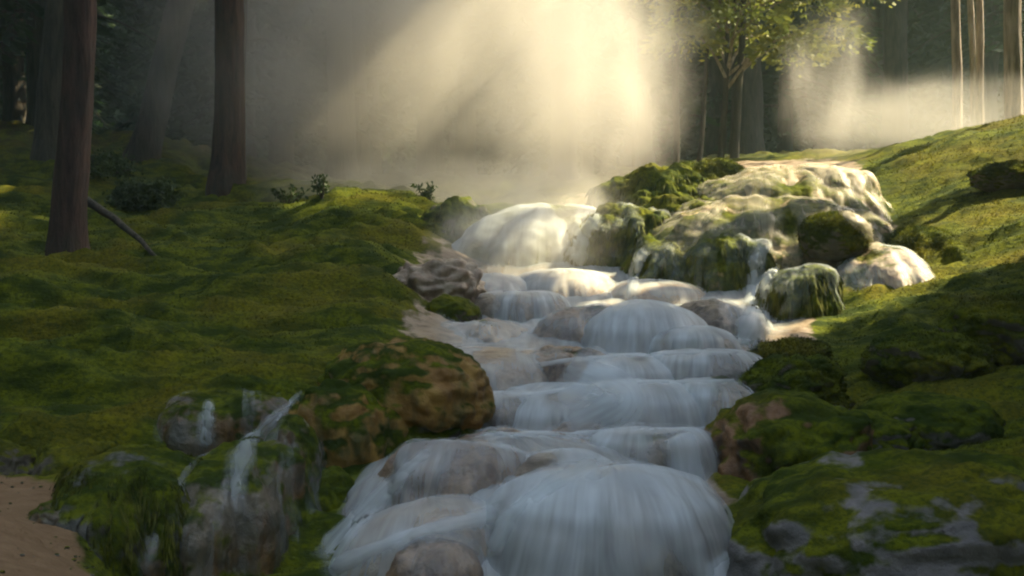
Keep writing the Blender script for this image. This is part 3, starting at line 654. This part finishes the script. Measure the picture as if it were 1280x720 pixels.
cling([(660, 462, 3), (720, 452, 3.5), (800, 447, 3.5), (880, 445, 3.5), (940, 446, 3)], 'bright lip of water along the third ledge', cov=0.8)
cling([(545, 560, 6), (500, 600, 12), (450, 650, 16), (400, 712, 22)], 'water sliding down the left shoulder of the apron', WATER_THIN, 0.9)

# water film over the bed
def film():
    NR, NC = 260, 200
    ys = np.linspace(4.2, 15.0, NR); s = np.linspace(-1, 1, NC)
    X = np.interp(ys, [4.2, 7, 9, 12, 15], [0.0, 0.55, 0.7, 1.6, 2.9])[:, None] + np.interp(ys, [4.2, 7, 9, 12, 15], [1.1, 1.0, 1.3, 2.2, 1.4])[:, None] * s
    Y = np.repeat(ys[:, None], NC, 1); xy = np.stack([X.ravel(), Y.ravel()], 1)
    z, bed, sand = ground(xy)
    cov = ss(0.55, 0.9, bed) * 0.75 * (1 - np.abs(np.tile(s, NR)) ** 4)
    Fq = gridfaces(NR, NC); cf = cov[Fq].max(1) > 0.04
    V = np.concatenate([xy, z[:, None] + 0.02], 1)
    v, f, c, u = drop_loose(V, Fq[cf], cov, xy)
    tag(mesh_obj('water', v, f, WATER_THIN, attrs={'cover': c, 'fall': np.full(len(c), 0.5)}, uv=u), 'thin water spread over the stream bed between the steps', kind='structure')
film()

# ------------------------------------------------------------------ trees
def tube(path, radii, sides=20, rough=0.06, seed=0.0, flare=0.0):
    path = np.asarray(path, float); n = len(path)
    T = np.gradient(path, axis=0); T /= np.linalg.norm(T, axis=1)[:, None]
    ref = np.array([0.0, 1.0, 0.02]) if abs(T[0][1]) < 0.9 else np.array([1.0, 0, 0])
    A = np.cross(T, ref); A /= np.linalg.norm(A, axis=1)[:, None]; B = np.cross(T, A)
    th = np.arange(sides) / sides * 2 * PI
    r = np.asarray(radii)[:, None] * (1 + rough * (pn(np.cos(th)[None] * 2 + seed, np.sin(th)[None] * 2, path[:, 2:3] * 0.8) * 2 + pn(np.cos(th)[None] * 5 + seed, np.sin(th)[None] * 5, path[:, 2:3] * 2.0)))
    V = path[:, None] + A[:, None] * (r * np.cos(th))[..., None] + B[:, None] * (r * np.sin(th))[..., None]
    return V.reshape(-1, 3), gridfaces(n, sides, True)
class Acc:
    def __init__(s): s.v = []; s.f = []; s.n = 0
    def add(s, V, Fq): s.v.append(V); s.f.append(np.asarray(Fq) + s.n); s.n += len(V)
    def get(s): return np.concatenate(s.v), np.concatenate(s.f)
def trunk_geo(h, r0, lean=(0, 0), bend=0.0, seed=0.0, sides=24, n=60, flare=0.35, top=0.25):
    t = np.linspace(0, 1, n) ** 1.3; z = -0.4 + t * (h + 0.4)
    x = lean[0] * z + bend * np.sin(t * PI) + 0.05 * pn(z * 0.5 + seed, 0.0, 0); y = lean[1] * z + 0.05 * pn(z * 0.5, seed + 3, 0)
    r = r0 * ((1 - t) * (1 - top) + top) * (1 + flare * np.exp(-np.clip(z, 0, 99) / 0.25))
    return tube(np.stack([x, y, z], 1), r, sides, 0.07, seed)
def spruce_crown(z0, z1, R, nb, per, seed, lean=(0, 0), leaf=(0.34, 0.11)):
    rng = np.random.default_rng(seed); cs = []; ds = []; br = Acc()
    for i in range(nb):
        f = rng.uniform(0, 1) ** 0.85; z = z0 + (z1 - z0) * f; L = R * (1 - f) ** 0.75 * rng.uniform(0.55, 1.15) + 0.3
        a = rng.uniform(0, 2 * PI); s = np.linspace(0, 1, 6)
        bx = np.stack([np.cos(a) * L * s + lean[0] * z, np.sin(a) * L * s + lean[1] * z, z + 0.10 * L * s - 0.42 * L * s ** 2], 1)
        if i % 2 == 0: br.add(*tube(bx, 0.035 * (1 - s) + 0.006, 5, 0))
        k = rng.uniform(0.12, 1, per) ; p = np.stack([np.interp(k, s, bx[:, j]) for j in range(3)], 1)
        side = np.array([-np.sin(a), np.cos(a), 0]); sgn = rng.choice([-1, 1], per)
        spr = rng.uniform(0, 0.45, per) * (1 - k * 0.6) * L * 0.5
        p = p + side * (sgn * spr)[:, None]; p[:, 2] -= spr * 0.25 + rng.uniform(0, 0.14, per)
        d = np.stack([np.cos(a) * 0.7 + side[0] * sgn, np.sin(a) * 0.7 + side[1] * sgn, rng.uniform(-0.9, 0.1, per)], 1)
        cs.append(p); ds.append(d)
    V, Fq = leaf_quads(np.concatenate(cs), np.concatenate(ds), leaf[0], leaf[1], rng)
    return (V, Fq), br.get()
def copy_tree(root, loc, rz, sc, label, group=None):
    r = root.copy(); C.objects.link(r); r.location = loc; r.rotation_euler = (0, 0, rz); r.scale = sc
    r['label'] = label
    if group: r['group'] = group
    for ch in list(root.children):
        c = ch.copy(); C.objects.link(c); c.parent = r
    return r
def joined(*vf):
    A = Acc()
    for v, f in vf: A.add(v, f)
    return A.get()
def make_spruce(h, r0, z0, R, nb, per, seed, leaf=(0.36, 0.12)):
    t = empty('spruce_tree')
    tg = trunk_geo(h, r0, (0, 0), 0.1, seed, 14, 40, top=0.1)
    (cv, cf), (bv, bf) = spruce_crown(z0, h, R, nb, per, seed, leaf=leaf)
    mesh_obj('trunk', *joined(tg, (bv, bf)), BARK_G, t); mesh_obj('crown', cv, cf, NEEDLE, t, smooth=False)
    return t
protos = [make_spruce(19, 0.24, 2.2, 3.0, 210, 55, 1), make_spruce(22, 0.28, 4.0, 3.3, 210, 55, 2), make_spruce(15, 0.17, 0.8, 2.5, 200, 55, 3)]
used = set()
def put_spruce(kind, x, y, rz, s, label, group):
    z = gz(x, y)
    if kind not in used:
        used.add(kind); r = protos[kind]; r.location = (x, y, z); r.rotation_euler = (0, 0, rz); r.scale = (s,) * 3
        return tag(r, label, 'tree', group)
    r = copy_tree(protos[kind], (x, y, z), rz, (s,) * 3, label, group); r['category'] = 'tree'; return r

GB = 'dark spruces of the forest behind the steam'
rr = random.Random(5); nb_ = 0
rows = [(23.5, 9), (27, 11), (31, 12), (36, 13), (43, 14)]
for Y, n in rows:
    for i in range(n):
        x = (-0.62 + 1.24 * (i + rr.uniform(0.1, 0.9)) / n) * Y; y = Y + rr.uniform(-1.5, 1.5)
        pxx = 640 + x / y * F
        if Y < 32 and 110 < pxx < 262: continue
        if 0.885 * y - 0.465 * x < 18.8 and x > 0: continue
        put_spruce(rr.choice([0, 1, 2, 1]), x, y, rr.uniform(0, 6.28), rr.uniform(0.85, 1.25), 'dark spruce in the shaded forest behind the steam', GB)

# unseen spruces added out of frame to shade the bank and foreground
GS = 'tall spruces standing right of the clearing'
def sunward(q, a): return 0.885 * a - 0.465 * q, 0.465 * a + 0.885 * q      # q across, a along the sun's horizontal direction
def clearing_gap(W):
    """True where foliage is cut out of the crowns to let the sun through"""
    q = 0.885 * W[:, 1] - 0.465 * W[:, 0]; al = 0.885 * W[:, 0] + 0.465 * W[:, 1]; w_ = 0.695 * W[:, 2] - 0.719 * al
    qn = q + 0.35 * pn(W[:, 0] * 1.1, W[:, 1] * 1.1, W[:, 2] * 1.1)
    wb = np.interp(qn, [6.6, 7.0, 8.5, 11.6, 13.0, 20.0], [-9.0, -3.6, -2.9, -2.7, -1.7, -1.5])
    over = (np.abs(W[:, 0]) < 0.47 * W[:, 1] + 0.3) & (W[:, 2] < 2.2 + 0.21 * W[:, 1]) & (W[:, 1] < 13.5) & (W[:, 1] > -1)   # and none hangs low over the stream
    return ((w_ < wb) & (qn > 6.7) & (qn < 19.5) & (al > 0)) | over
def gap_filter(V, Fq, loc):  # carves crowns and forest ring open along the sun's path
    cen = V[Fq].mean(1) + np.asarray(loc); k = ~clearing_gap(cen)
    return drop_loose(V, Fq[k])
def shade_tree(q, a, s, h, r0, z0, R, nb, seed):  # added out of view as a sun blocker, crown carved to shape the light
    x, y = sunward(q, a); loc = (x, y, gz(x, y)); e = empty('spruce_tree', loc)
    tg = trunk_geo(h * s, r0 * s, (0, 0), 0.1, seed, 14, 40, top=0.1)
    (cv, cf), (bv, bf) = spruce_crown(z0 * s, h * s, R * s, nb, 60, seed, leaf=(0.42, 0.15))
    mesh_obj('trunk', *joined(tg, gap_filter(bv, bf, loc)), BARK_G, e); mesh_obj('crown', *gap_filter(cv, cf, loc), NEEDLE, e, smooth=False)
    return tag(e, 'tall dark spruce standing outside the picture around the clearing', 'tree', GS)
sd_ = 100
for q, a, s in ((3.6, 13, 1.15), (1.2, 12, 1.1), (-1.5, 11, 1.1), (-4, 10, 1.1), (4.6, 11.6, 1.1), (4.8, 14.6, 1.2), (2.4, 14.6, 1.2), (-5.5, 13, 1.2), (2.2, 9.6, 1.0), (0, 9, 1.0), (-2.5, 15, 1.2), (5.2, 9.8, 1.0)):
    shade_tree(q, a, s, 22, 0.27, 1.2, 3.4, 280, sd_); sd_ += 1
for q, a, s in ((7.0, 13.2, 1.1), (9.0, 14.2, 1.15), (11.0, 14.6, 1.15), (8.6, 11.2, 1.0), (6.9, 9.8, 1.0)):
    shade_tree(q, a, s, 25, 0.15, 4.0, 3.5, 280, sd_); sd_ += 1
for x, y, s, k in ((-8.5, 3, 1.1, 0), (-10.5, 8, 1.1, 1), (-7, -2, 1.1, 1), (-8, 6.2, 1.0, 0), (-12, 4, 1.2, 1), (-12.5, 12, 1.2, 0), (7, -1, 1.1, 0), (-11, 15.5, 1.1, 0), (-15, 9, 1.2, 1), (9, -5, 1.1, 0), (-10, -6, 1.1, 1)):  # unseen trees added beside and behind the camera to cut low sky light
    put_spruce(k, x, y, rr.uniform(0, 6.28), s, 'tall dark spruce standing outside the picture around the clearing', GS)

# the forest beyond, one mass of foliage and trunks
def ring_wood():  # foliage ring added out of view to block light from the low sky
    rng = np.random.default_rng(45); n = 60000
    a = rng.uniform(math.radians(118), math.radians(400), n); r = 30 + rng.uniform(0, 6, n); z = 1 + 24 * rng.uniform(0, 1, n)
    x = r * np.cos(a); y = 6 + r * np.sin(a)
    V, Fq = leaf_quads(np.stack([x, y, z], 1), np.stack([rng.normal(size=n), rng.normal(size=n), rng.uniform(-1, 0.2, n)], 1), 1.3, 0.6, rng)
    tag(mesh_obj('surrounding_forest', *gap_filter(V, Fq, (0, 0, 0)), NEEDLE, smooth=False), 'unseen dark forest added round the clearing to block low sky light', kind='stuff')
ring_wood()
def far_wood():
    rng = np.random.default_rng(44); n = 90000
    x = rng.uniform(-60, 60, n); y = 52 + rng.uniform(0, 9, n) + 2 * pn(x * 0.2, 0.0, 1.0); z = 3 + 24 * rng.uniform(0, 1, n) ** 1.1
    V, Fq = leaf_quads(np.stack([x, y, z], 1), np.stack([rng.normal(size=n), rng.normal(size=n) * 0.5, rng.uniform(-1, 0.2, n)], 1), 1.9, 0.9, rng)
    n2 = 110000; x = rng.uniform(-50, 50, n2); y = 47 + rng.uniform(0, 5, n2) + 2 * pn(x * 0.3, 0.0, 2.0); z = 3 + 22 * rng.uniform(0, 1, n2) ** 1.2
    V2, F2 = leaf_quads(np.stack([x, y, z], 1), np.stack([rng.normal(size=n2), rng.normal(size=n2) * 0.5, rng.uniform(-1, 0.2, n2)], 1), 0.7, 0.25, rng)
    V, Fq = np.concatenate([V, V2]), np.concatenate([Fq, F2 + len(V)])
    tag(mesh_obj('distant_forest', V, Fq, NEEDLE, smooth=False), 'dark forest closing the view behind the nearer trees', kind='stuff')
far_wood()

def trunk_tree(name, pxb, pyb, Y, wpx, pxt, h, bark, label, bend=0.0, seed=0, crown=True, top=0.35, ty=0.0, z0f=0.5, flare=0.3):
    """tall tree whose trunk leaves the top of the picture at px = pxt"""
    b = at(pxb, pyb, Y); t = at(pxt, 0, Y); lean = (t[0] - b[0]) / (t[2] - b[2])
    e = empty(name, b)
    tg = trunk_geo(h, wpx / 2 / F * Y, (lean, ty), bend, seed, 32, 130, top=top, flare=flare)
    if crown:
        (cv, cf), (bv, bf) = spruce_crown(h * z0f, h, 2.6, 150, 50, seed + 50, (lean, ty))
        mesh_obj('trunk', *joined(tg, gap_filter(bv, bf, b)), bark, e); mesh_obj('crown', *gap_filter(cv, cf, b), NEEDLE, e, smooth=False)
    return tag(e, label, 'tree')
trunk_tree('pine_tree', 85, 312, 12.0, 40, 102, 17, BARK, 'nearest red brown pine trunk at the left with the fallen branch leaning beside it', seed=1)
trunk_tree('pine_tree', 62, 195, 18.5, 36, 74, 19, BARK_G, 'dark trunk half hidden behind the nearest red brown trunk', seed=2)
trunk_tree('pine_tree', 180, 195, 19.5, 36, 236, 19, BARK_G, 'leaning curved trunk between the nearest trunk and the misty upright one', seed=3, bend=-0.25)
trunk_tree('pine_tree', 284, 232, 16.5, 38, 287, 19, BARK, 'upright trunk at the left edge of the steam', seed=4)
trunk_tree('pine_tree', 300, 236, 18.5, 15, 302, 16, BARK_G, 'slender trunk just right of and behind the upright misty trunk', seed=5)
GR = None
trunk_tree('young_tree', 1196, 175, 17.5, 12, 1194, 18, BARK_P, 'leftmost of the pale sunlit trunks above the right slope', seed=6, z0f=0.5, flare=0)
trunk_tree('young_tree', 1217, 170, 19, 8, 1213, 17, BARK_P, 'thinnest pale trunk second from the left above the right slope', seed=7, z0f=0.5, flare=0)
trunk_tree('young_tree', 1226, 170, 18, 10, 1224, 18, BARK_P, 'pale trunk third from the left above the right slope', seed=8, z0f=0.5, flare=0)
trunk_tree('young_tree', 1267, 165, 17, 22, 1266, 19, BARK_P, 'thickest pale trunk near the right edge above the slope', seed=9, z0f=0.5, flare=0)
trunk_tree('young_tree', 845, 215, 20, 8, 846, 14, BARK_G, 'thin dark trunk at the right edge of the steam', seed=10, z0f=0.5, flare=0)
trunk_tree('young_tree', 795, 225, 24, 9, 790, 14, BARK_G, 'thin trunk showing dimly through the steam', seed=11, z0f=0.5, flare=0)

# broadleaf tree with sunlit sprays
def broadleaf():
    base = at(905, 205, 19.5); e = empty('broadleaf_tree', base)
    rng = np.random.default_rng(12)
    for dx, r, s in ((-0.08, 0.055, 1), (0.14, 0.075, 2), (-0.42, 0.04, 3)):
        V, Fq = trunk_geo(5.2, r * 1.0, (0.01 * s, 0), 0.1, s, 14, 50, flare=0.2); V[:, 0] += dx
        mesh_obj('trunk', V, Fq, BARK_G, e)
    cs = []; ds = []; br = Acc()
    spr = [(0.1, 2.2, 1.0), (-0.7, 2.0, 0.5), (0.9, 1.9, 0.7), (1.3, 2.6, -.2), (-0.2, 3.0, .8), (0.5, 2.9, .2), (-1.0, 2.9, 0), (1.9, 3.4, .3), (0.3, 3.8, 0), (1.1, 3.8, .5), (-1.5, 3.8, .4), (2.2, 2.9, 0), (1.6, 2.1, .3)]
    spr = [(rng.uniform(-0.8, 1.5), rng.uniform(1.9, 4.3), rng.uniform(-1.2, 1.2)) for _ in range(14)] + [(x, z, -abs(y)) for x, z, y in spr]
    for x, z, y in spr:
        L = rng.uniform(0.35, 0.8); s = np.linspace(0, 1, 6); st = np.array([0.05, 0, max(0.8, z - 0.7)]); en = np.array([x, y, z])
        br.add(*tube(st + (en - st) * s[:, None] + np.array([0, 0, 0.2]) * np.sin(s * PI)[:, None], 0.022 * (1 - s) + 0.006, 6, 0))
        n = 400; a = rng.uniform(0, 2 * PI, n); r = np.sqrt(rng.uniform(0, 1, n)) * L
        q = np.stack([x + r * np.cos(a) * 1.15, y + r * np.sin(a), z - 0.32 * (r / L) ** 2 + rng.normal(0, 0.05, n) + 0.05], 1)
        q[:, 2] += 0.06 * pn(q[:, 0] * 5, q[:, 1] * 5, x)
        cs.append(q); ds.append(np.stack([np.cos(a), np.sin(a), rng.uniform(-0.6, 0.2, n)], 1))
    V, Fq = leaf_quads(np.concatenate(cs), np.concatenate(ds), 0.12, 0.065, rng)
    mesh_obj('branches', *br.get(), BARK_P, e); mesh_obj('crown', V, Fq, LEAF, e, smooth=False)
    tag(e, 'small broadleaf tree with yellow green sprays catching the sun above the cascade', 'tree')
broadleaf()

def shrub(px, py, Y, r, h, label, mat=SHRUB, n=2600, seed=0, leaf=(0.07, 0.04), name='shrub'):
    b = at(px, py, Y); b[2] = gz(b[0], b[1]) - 0.02; e = empty(name, b); rng = np.random.default_rng(seed); br = Acc(); cs = []; ds = []
    for i in range(16):
        a = rng.uniform(0, 2 * PI); k = rng.uniform(0.3, 1); en = np.array([np.cos(a) * r * k, np.sin(a) * r * k, h * rng.uniform(0.6, 1.0) * math.sqrt(1 - 0.7 * k * k)])
        s = np.linspace(0, 1, 7)[:, None]; pth = en * s * np.array([1, 1, 0]) + np.array([0, 0, 1.0]) * en[2] * s ** 0.7
        br.add(*tube(pth, 0.012 * (1 - s[:, 0]) + 0.003, 5, 0))
        m = n // 16; t = rng.uniform(0.25, 1, m); p = np.stack([np.interp(t, s[:, 0], pth[:, j]) for j in range(3)], 1) + rng.normal(0, r * 0.16, (m, 3))
        p[:, 2] = np.abs(p[:, 2]); cs.append(p); ds.append(rng.normal(size=(m, 3)) + [0, 0, 0.3])
    mesh_obj('stems', *br.get(), BARK_G, e)
    mesh_obj('leaves', *leaf_quads(np.concatenate(cs), np.concatenate(ds), leaf[0], leaf[1], rng), mat, e, smooth=False)
    return tag(e, label, 'shrub')
shrub(178, 238, 15.5, 0.40, 0.42, 'dark rounded shrub on the left bank between the nearest and the upright trunk', seed=1, n=5000)
shrub(125, 190, 17.5, 0.5, 0.35, 'low shrub right of the half hidden trunk', seed=2, n=3000, mat=SHRUB)

def sprig(px, py, Y, h, label, seed):
    b = at(px, py, Y); b[2] = gz(b[0], b[1]) - 0.03; rng = np.random.default_rng(seed); e = empty('sapling', b); br = Acc(); cs = []
    for k in range(4):
        s = np.linspace(0, 1, 8); d = rng.normal(0, 0.25, 2)
        pth = np.stack([d[0] * h * s, d[1] * h * s, h * s * rng.uniform(0.6, 1)], 1); br.add(*tube(pth, 0.012 * (1 - s) + 0.003, 5, 0)); cs.append(pth[3:])
    c = np.concatenate(cs); c = np.repeat(c, 7, 0) + rng.normal(0, 0.02, (len(c) * 7, 3))
    mesh_obj('stems', *br.get(), BARK_G, e); mesh_obj('leaves', *leaf_quads(c, rng.normal(size=c.shape) + [0, 0, 0.4], 0.07, 0.035, rng), SHRUB, e, smooth=False)
    tag(e, label, 'sapling')
sprig(403, 243, 14.5, 0.32, 'small leafy sapling on the bank crest right of the upright trunk', 1)
sprig(537, 252, 15.2, 0.28, 'single thin sapling standing against the steam above the dark mound', 2)
sprig(357, 232, 15.2, 0.26, 'tiny sapling on the bank crest just right of the upright trunk', 3)

# fallen branches
def branch(pts, r, label):
    pth = np.array([at(*p) for p in pts]); o = empty('fallen_branch', pth[0]); q = pth - pth[0]
    s = np.linspace(0, 1, 40); k = np.linspace(0, 1, len(q)); P3 = np.stack([np.interp(s, k, q[:, j]) for j in range(3)], 1)
    P3[:, 2] += 0.012 * pn(s * 9, 0.3, r * 50); 
    V, Fq = tube(P3, r * (1 - 0.7 * s), 10, 0.12)
    b = mesh_obj('fallen_branch', V, Fq, BARK_G); b.location = pth[0]; bpy.data.objects.remove(o)
    return tag(b, label, 'branch')
branch([(108, 250, 12.3, ), (145, 275, 12.0), (175, 300, 11.7), (203, 330, 11.3)], 0.045, 'long dead branch slanting down the moss beside the nearest trunk')
branch([(212, 328, 11.2), (180, 338, 11.1), (140, 348, 11.0)], 0.03, 'short fallen branch lying on the moss at the foot of the long dead branch')

# ------------------------------------------------------------------ steam and air
def mat_steam(name, dens, scale, sharp=(0.42, 0.7), col=(0.96, 0.93, 0.86), seed=0.0, aniso=0.2, flat=1.0):
    m = bpy.data.materials.new(name); m.use_nodes = True; n = m.node_tree; n.nodes.clear(); q = N(n)
    out = q.n('ShaderNodeOutputMaterial'); v = q.n('ShaderNodeVolumePrincipled')
    v.inputs['Color'].default_value = (*col, 1); v.inputs['Anisotropy'].default_value = aniso
    tc = q.n('ShaderNodeTexCoord').outputs['Object']
    ln = q.n('ShaderNodeVectorMath', operation='LENGTH'); q.link(tc, ln.inputs[0])
    wn = q.noise(tc, 3.0, 4, 0.6)
    fall = q.mr(q.math('ADD', ln.outputs['Value'], q.math('MULTIPLY', q.math('SUBTRACT', wn, 0.5), 0.7)), 0.25, 0.85, 1.0, 0.0)
    mp = q.n('ShaderNodeMapping'); q.link(tc, mp.inputs[0]); mp.inputs['Location'].default_value = (seed, seed * 2, 0); mp.inputs['Scale'].default_value = (1, 1, 0.6)
    ns = q.noise(mp.outputs[0], scale, 5, 0.55, 0.9)
    d = q.math('MULTIPLY', q.math('MULTIPLY', fall, q.mr(ns, sharp[0], sharp[1], 0.06, 1.0)), dens)
    q.link(d, v.inputs['Density']); q.link(v.outputs[0], out.inputs['Volume'])
    return m
def steam(px, py, Y, rx, ry, rz, mat, label, tilt=0.0):
    import bmesh
    bm = bmesh.new(); bmesh.ops.create_icosphere(bm, subdivisions=4, radius=1)
    me = bpy.data.meshes.new('steam'); bm.to_mesh(me); bm.free(); me.materials.append(mat)
    o = bpy.data.objects.new('steam', me); C.objects.link(o); o.location = at(px, py, Y); o.scale = (rx, ry, rz); o.rotation_euler = (0, tilt, 0)
    return tag(o, label, kind='stuff')
steam(590, 40, 17.6, 4.2, 2.2, 3.5, mat_steam('steam_cloud', 0.95, 1.7, (0.33, 0.64), seed=1.0), 'broad bank of steam drifting over the middle of the clearing')
steam(380, 70, 18.6, 3.9, 1.6, 3.4, mat_steam('steam_veil', 0.55, 1.6, (0.30, 0.68), seed=2.3), 'thinner steam drifting left behind the upright trunk')
steam(330, 110, 15.4, 1.1, 0.5, 1.7, mat_steam('steam_front', 0.35, 1.5, (0.30, 0.70), seed=3.3), 'faint steam drifting in front of the upright trunk')
steam(740, 110, 15.6, 1.75, 1.3, 3.0, mat_steam('steam_column', 1.0, 1.7, (0.34, 0.66), seed=4.0), 'dense bright column of steam rising above the misty waterfall', 0.12)
steam(665, 295, 12.3, 1.5, 1.2, 1.15, mat_steam('steam_low', 1.5, 1.6, (0.32, 0.66), seed=7.0), 'thin steam over the misty waterfall')
steam(500, 250, 16.2, 2.8, 1.2, 0.9, mat_steam('steam_creeping', 0.9, 1.2, (0.3, 0.65), seed=8.0), 'low steam creeping over the crest of the left bank')
steam(1040, 110, 15.5, 0.95, 0.8, 1.5, mat_steam('steam_wisp', 0.9, 1.5, (0.38, 0.66), seed=9.0), 'faint wisp of steam above the topmost step')
steam(1180, 150, 16.8, 2.8, 1.0, 0.95, mat_steam('steam_mist', 0.8, 1.3, (0.30, 0.65), seed=11.0), 'low mist along the feet of the pale trunks')
def haze():
    V = np.array([(x, y, z) for x in (-75, 75) for y in (-12, 105) for z in (-9, 42)], float)
    m = bpy.data.materials.new('haze_air'); m.use_nodes = True; n = m.node_tree; n.nodes.clear()
    o = n.nodes.new('ShaderNodeOutputMaterial'); v = n.nodes.new('ShaderNodeVolumePrincipled')
    v.inputs['Color'].default_value = (0.72, 0.95, 0.86, 1); v.inputs['Density'].default_value = 0.0020; v.inputs['Anisotropy'].default_value = 0.1
    n.links.new(v.outputs[0], o.inputs['Volume'])
    tag(mesh_obj('haze', V, [(0, 1, 3, 2), (4, 6, 7, 5), (0, 4, 5, 1), (2, 3, 7, 6), (0, 2, 6, 4), (1, 5, 7, 3)], m, smooth=False), 'thin damp air between the trees', kind='stuff')
haze()

# ------------------------------------------------------------------ moss tips
def moss_tips():
    rng = np.random.default_rng(77); n = 200000
    y = 3.9 * (15.5 / 3.9) ** rng.uniform(0, 1, n); x = y * rng.uniform(-0.45, 0.45, n)
    xy = np.stack([x, y], 1); z, bed, sand = ground(xy)
    keep = (bed < 0.36) & (sand < 0.35) & (fbm(x * 3, y * 3, 9.0, 2) > -0.35); xy, z = xy[keep], z[keep]
    e = 0.03; zx = ground(xy + [e, 0])[0]; zy = ground(xy + [0, e])[0]
    nr = np.stack([-(zx - z) / e, -(zy - z) / e, np.ones(len(z))], 1); nr /= np.linalg.norm(nr, axis=1)[:, None]
    c = [np.concatenate([xy, z[:, None] - 0.004], 1)]; d = [nr + rng.normal(0, 0.55, nr.shape)]; k = [0.0019 * xy[:, 1]]
    for o in [o for o in C.objects if o.type == 'MESH' and o.data.materials and o.data.materials[0] in (MOSSY,)]:
        me = o.data; V = np.empty(len(me.vertices) * 3, np.float32); me.vertices.foreach_get('co', V); V = V.reshape(-1, 3)
        Nn = np.empty(len(V) * 3, np.float32); me.vertex_normals.foreach_get('vector', Nn); Nn = Nn.reshape(-1, 3)
        m = int(min(14000, len(V))); i = rng.integers(0, len(V), m); i = i[(Nn[i, 2] > 0.05) & (Nn[i, 1] < 0.5)]
        p = V[i] + np.array(o.location) + rng.normal(0, 0.006, (len(i), 3)); c.append(p); d.append(Nn[i] + rng.normal(0, 0.55, (len(i), 3))); k.append(0.0019 * p[:, 1])
    c = np.concatenate(c); d = np.concatenate(d); k = np.concatenate(k)
    dd = d / np.linalg.norm(d, axis=1)[:, None]; r = rng.normal(size=c.shape); sd = np.cross(dd, r); sd /= np.linalg.norm(sd, axis=1)[:, None]
    L = (k * rng.uniform(0.5, 1.3, len(k)))[:, None]
    V = np.stack([c - sd * L * 0.28, c + sd * L * 0.28, c + dd * L], 1).reshape(-1, 3)
    tag(mesh_obj('moss', V, np.arange(len(V)).reshape(-1, 3), MOSSTIP, smooth=False), 'tiny upright moss shoots over the banks and boulders', kind='stuff')
def mat_tip():
    m, n, b = newmat('moss_shoots'); q = N(n); pos = q.n('ShaderNodeNewGeometry').outputs['Position']
    c, mid, fin = moss_color(q, pos); q.link(c, b.inputs['Base Color']); b.inputs['Roughness'].default_value = 0.9
    tl = q.n('ShaderNodeBsdfTranslucent'); q.link(c, tl.inputs[0]); mx = q.n('ShaderNodeMixShader'); mx.inputs[0].default_value = 0.4
    q.link(b.outputs[0], mx.inputs[1]); q.link(tl.outputs[0], mx.inputs[2]); q.link(mx.outputs[0], n.nodes['Material Output'].inputs[0]); return m
MOSSTIP = mat_tip()
moss_tips()
